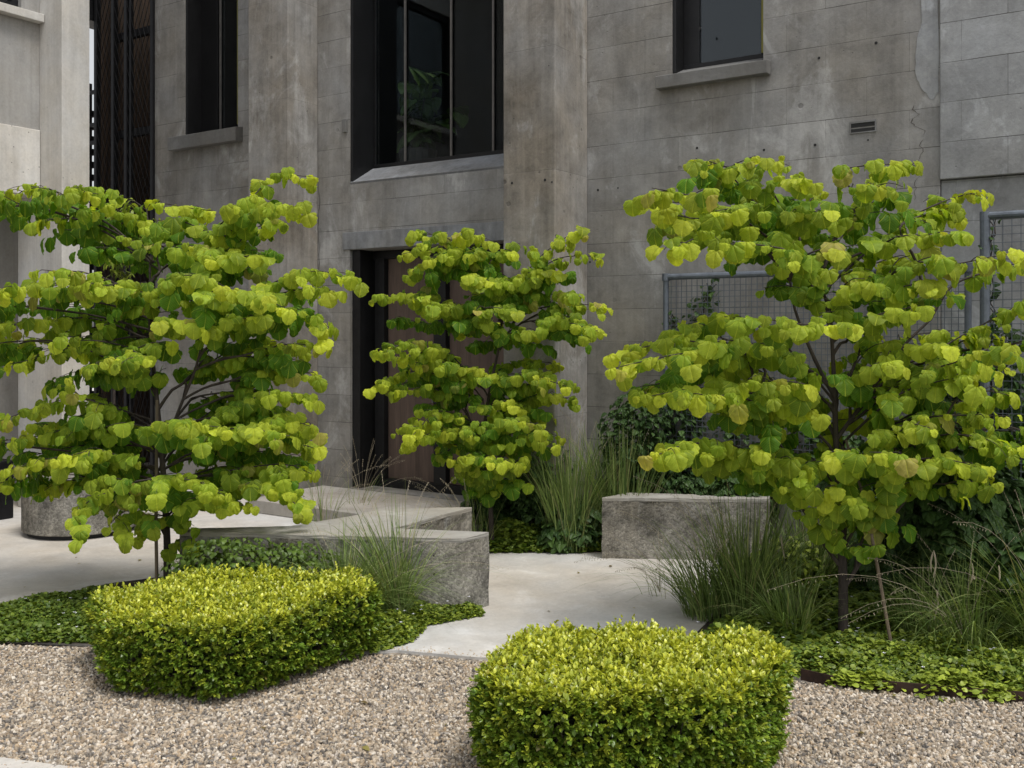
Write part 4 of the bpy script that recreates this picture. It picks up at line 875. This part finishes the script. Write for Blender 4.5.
# slender tree behind the left tree
c = pw(tw(112, 1.3), 1.3)
r = empty('slender_tree', c, label='slender dark green tree with narrow leaves behind the top of the left tree', cat='tree')
m = MB(); tips = []; m.tube(spline([(0,0,0),(.02,0,1.2),(.0,.02,2.2),(-.05,0,2.75)], .1), .014, 6)
for k in range(26):
    z = U(1.6, 2.7); a = U(0, 6.28); ll = U(.15, .45); p = spline([(0,0,z), (cos(a)*ll*.6, sin(a)*ll*.6, z+.10), (cos(a)*ll, sin(a)*ll, z+.14)], .05); m.tube(p, .003, 4, False); tips += list(p[1:])
for zz, xx in ((2.85, -.42), (2.9, -.36)):
    p = spline([(-.05,0,2.4), (-.28,-.05,2.7), (xx,-.1,zz)], .05); m.tube(p, .003, 4, False); tips += list(p[3:])*3
m.obj('trunk', M['bark'], r)
tips = np.array(tips); n = 620; idx = rng.integers(0, len(tips), n)
bake('crown', [place(LONG[0], tips[idx]+U(-.03, .03, (n, 3)), U(0, 6.28, n), U(-.6, .6, n), U(-.4, .4, n), U(.08, .15, n), U(0, 1, n), U(0, 1, n))], M['cover'], r, uv=False)
# climbing plant on the mesh panels
def vine(pts, off, n, label, seed, wdt=.10, size=.05):
    global rng
    rng = np.random.default_rng(seed)
    P = [np.array(pw(tw(a, off), off, zw(b_, tw(a, off), off))) for a, b_ in pts]; b0 = P[0].copy(); b0[2] = 0
    r = empty('climbing_vine', b0, label=label, cat='vine', group='climbing vines on the mesh fence')
    m = MB(); s = spline(P, .05)-b0; s = np.vstack([[s[0][0], s[0][1], 0], s]); 
    for k in range(3): m.tube(s+[0, U(-.02, .02), 0]+rng.normal(0, .012, s.shape), .0035, 4, False)
    m.obj('stems', M['bark'], r)
    f = rng.integers(1, len(s), n); e3 = np.array([E[0], E[1], 0])
    pos = s[f]+e3*rng.normal(0, wdt*.5, n)[:, None]+np.stack([0*f, U(-.06, .05, n), U(-.06, .06, n)], -1)
    bake('foliage', [place(IV[0], pos, -pi/2-.6+U(-.9, .9, n), U(-.5, .3, n), U(-.6, .6, n), size*U(.6, 1.3, n), U(0, .8, n), U(0, 1, n))], M['ivy'], r)
vine([(690, 470), (695, 380), (700, 320), (712, 285)], offF-.05, 260, 'thin ivy stem climbing the low mesh panel near its left post', 101, .10)
vine([(672, 470), (676, 360), (672, 315)], offF-.05, 110, 'short ivy shoot on the left post of the low mesh panel', 102, .06, .04)
vine([(1005, 480), (1000, 400), (1010, 330)], .26, 420, 'thick ivy climbing the lower part of the tall mesh panel', 103, .25)
vine([(955, 470), (960, 400), (950, 360)], offF-.05, 300, 'ivy behind the right part of the right tree', 104, .22)
vine([(992, 330), (990, 270), (993, 215)], .26, 45, 'sparse ivy beside the post of the tall mesh panel', 105, .05, .05)
vine([(740, 470), (735, 420), (740, 395)], offF-.05, 160, 'ivy tangle low on the mesh panel behind the straight bench', 106, .18)
vine([(800, 470), (815, 430), (800, 400)], offF-.05, 200, 'ivy on the mesh panel directly behind the right tree', 107, .2)

# repair render beside the block wall and pale washes on the wall
M['repair'] = concrete('repair_render', (.33, .33, .325), streak=.3, blotch=.5, white=.6, pits=.4, seed=12.2, bump=.3)
def wp(px, py): t = tw(px); return (t, zw(py, t))
for nm, pts in (('repair_strip', [(921, -60), (938.5, -60), (938.5, 30), (938.5, 92), (932, 100), (921, 88), (915, 70), (917, 40), (922, 22)]),):
    Pp = [wp(*p) for p in pts]; q = []
    for a, b_ in zip(Pp, Pp[1:]+Pp[:1]):
        for f in (0, .25, .5, .75): q.append((a[0]+(b_[0]-a[0])*f+(U(-.006, .006) if f else 0), a[1]+(b_[1]-a[1])*f+(U(-.01, .01) if f else 0)))
    patch(nm, q[::1], .004, M['repair'], .003)
# fallen leaves and crumbs on the paving and gravel
n = 51; q = scatter(ccw(gpoly([(440, 650), (430, 625), (500, 560), (720, 560), (700, 640), (610, 655)])), 9); q2 = scatter(gv, 36); q3 = scatter(ccw(gpoly([(-20, 600), (160, 590), (160, 552), (-20, 552)])), 6); q = np.vstack([q, q2, q3])
o = bake('fallen_leaves', [place(SM[0], np.concatenate([q, np.full((n, 1), .006)], 1), U(0, 6.28, n), U(-.1, .2, n), U(-.3, .3, n), U(.012, .04, n), U(0, 1, n), np.full(n, 1.0))], leafmat('dry_leaf', (.14, .09, .045), (.34, .30, .10), None, veins=False), None, uv=False)
tag(o, 'scattered small dry leaves lying on the paving and gravel', 'leaf litter', kind='stuff')
n = 420; c_ = np.array([edge[i] for i in range(2, 9)]); i = rng.integers(0, len(c_)-1, n); f = U(0, 1, n)[:, None]; q = c_[i]*(1-f)+c_[i+1]*f; q[:, 1] += np.abs(rng.normal(0, .045, n))
V = []; Q = []; 
for k in range(n):
    r_ = U(.0025, .006); a = U(0, 6.28); base_ = len(V)
    for (x, y, z) in ((1,0,0),(0,.8,0),(-1,0,0),(0,-.8,0),(0,0,.8)): V.append((q[k][0]+r_*(x*cos(a)-y*sin(a)), q[k][1]+r_*(x*sin(a)+y*cos(a)), .001+z*r_))
    Q += [(base_, base_+1, base_+4), (base_+1, base_+2, base_+4), (base_+2, base_+3, base_+4), (base_+3, base_, base_+4)]
tag(npmesh('stray_grit', V, Q, mp), 'grit and stray pebbles kicked from the gravel onto the paving edge', 'gravel', kind='stuff')

for px, py in ((697, 148), (815, 145), (868, 140), (764, 150), (876, 43), (819, 58), (700, 28), (590, 262), (618, 188), (598, 190), (552, 182), (512, 183), (545, 180)):
    off = .52 if 505 < px < 556 else 0.0; t = tw(px, off); z = zw(py, t, off)
    MB().tube([(t, -off-.0025, z), (t, -off+.004, z)], random.uniform(.006, .011), 9).obj('bolt_hole', M['dark'], bld)
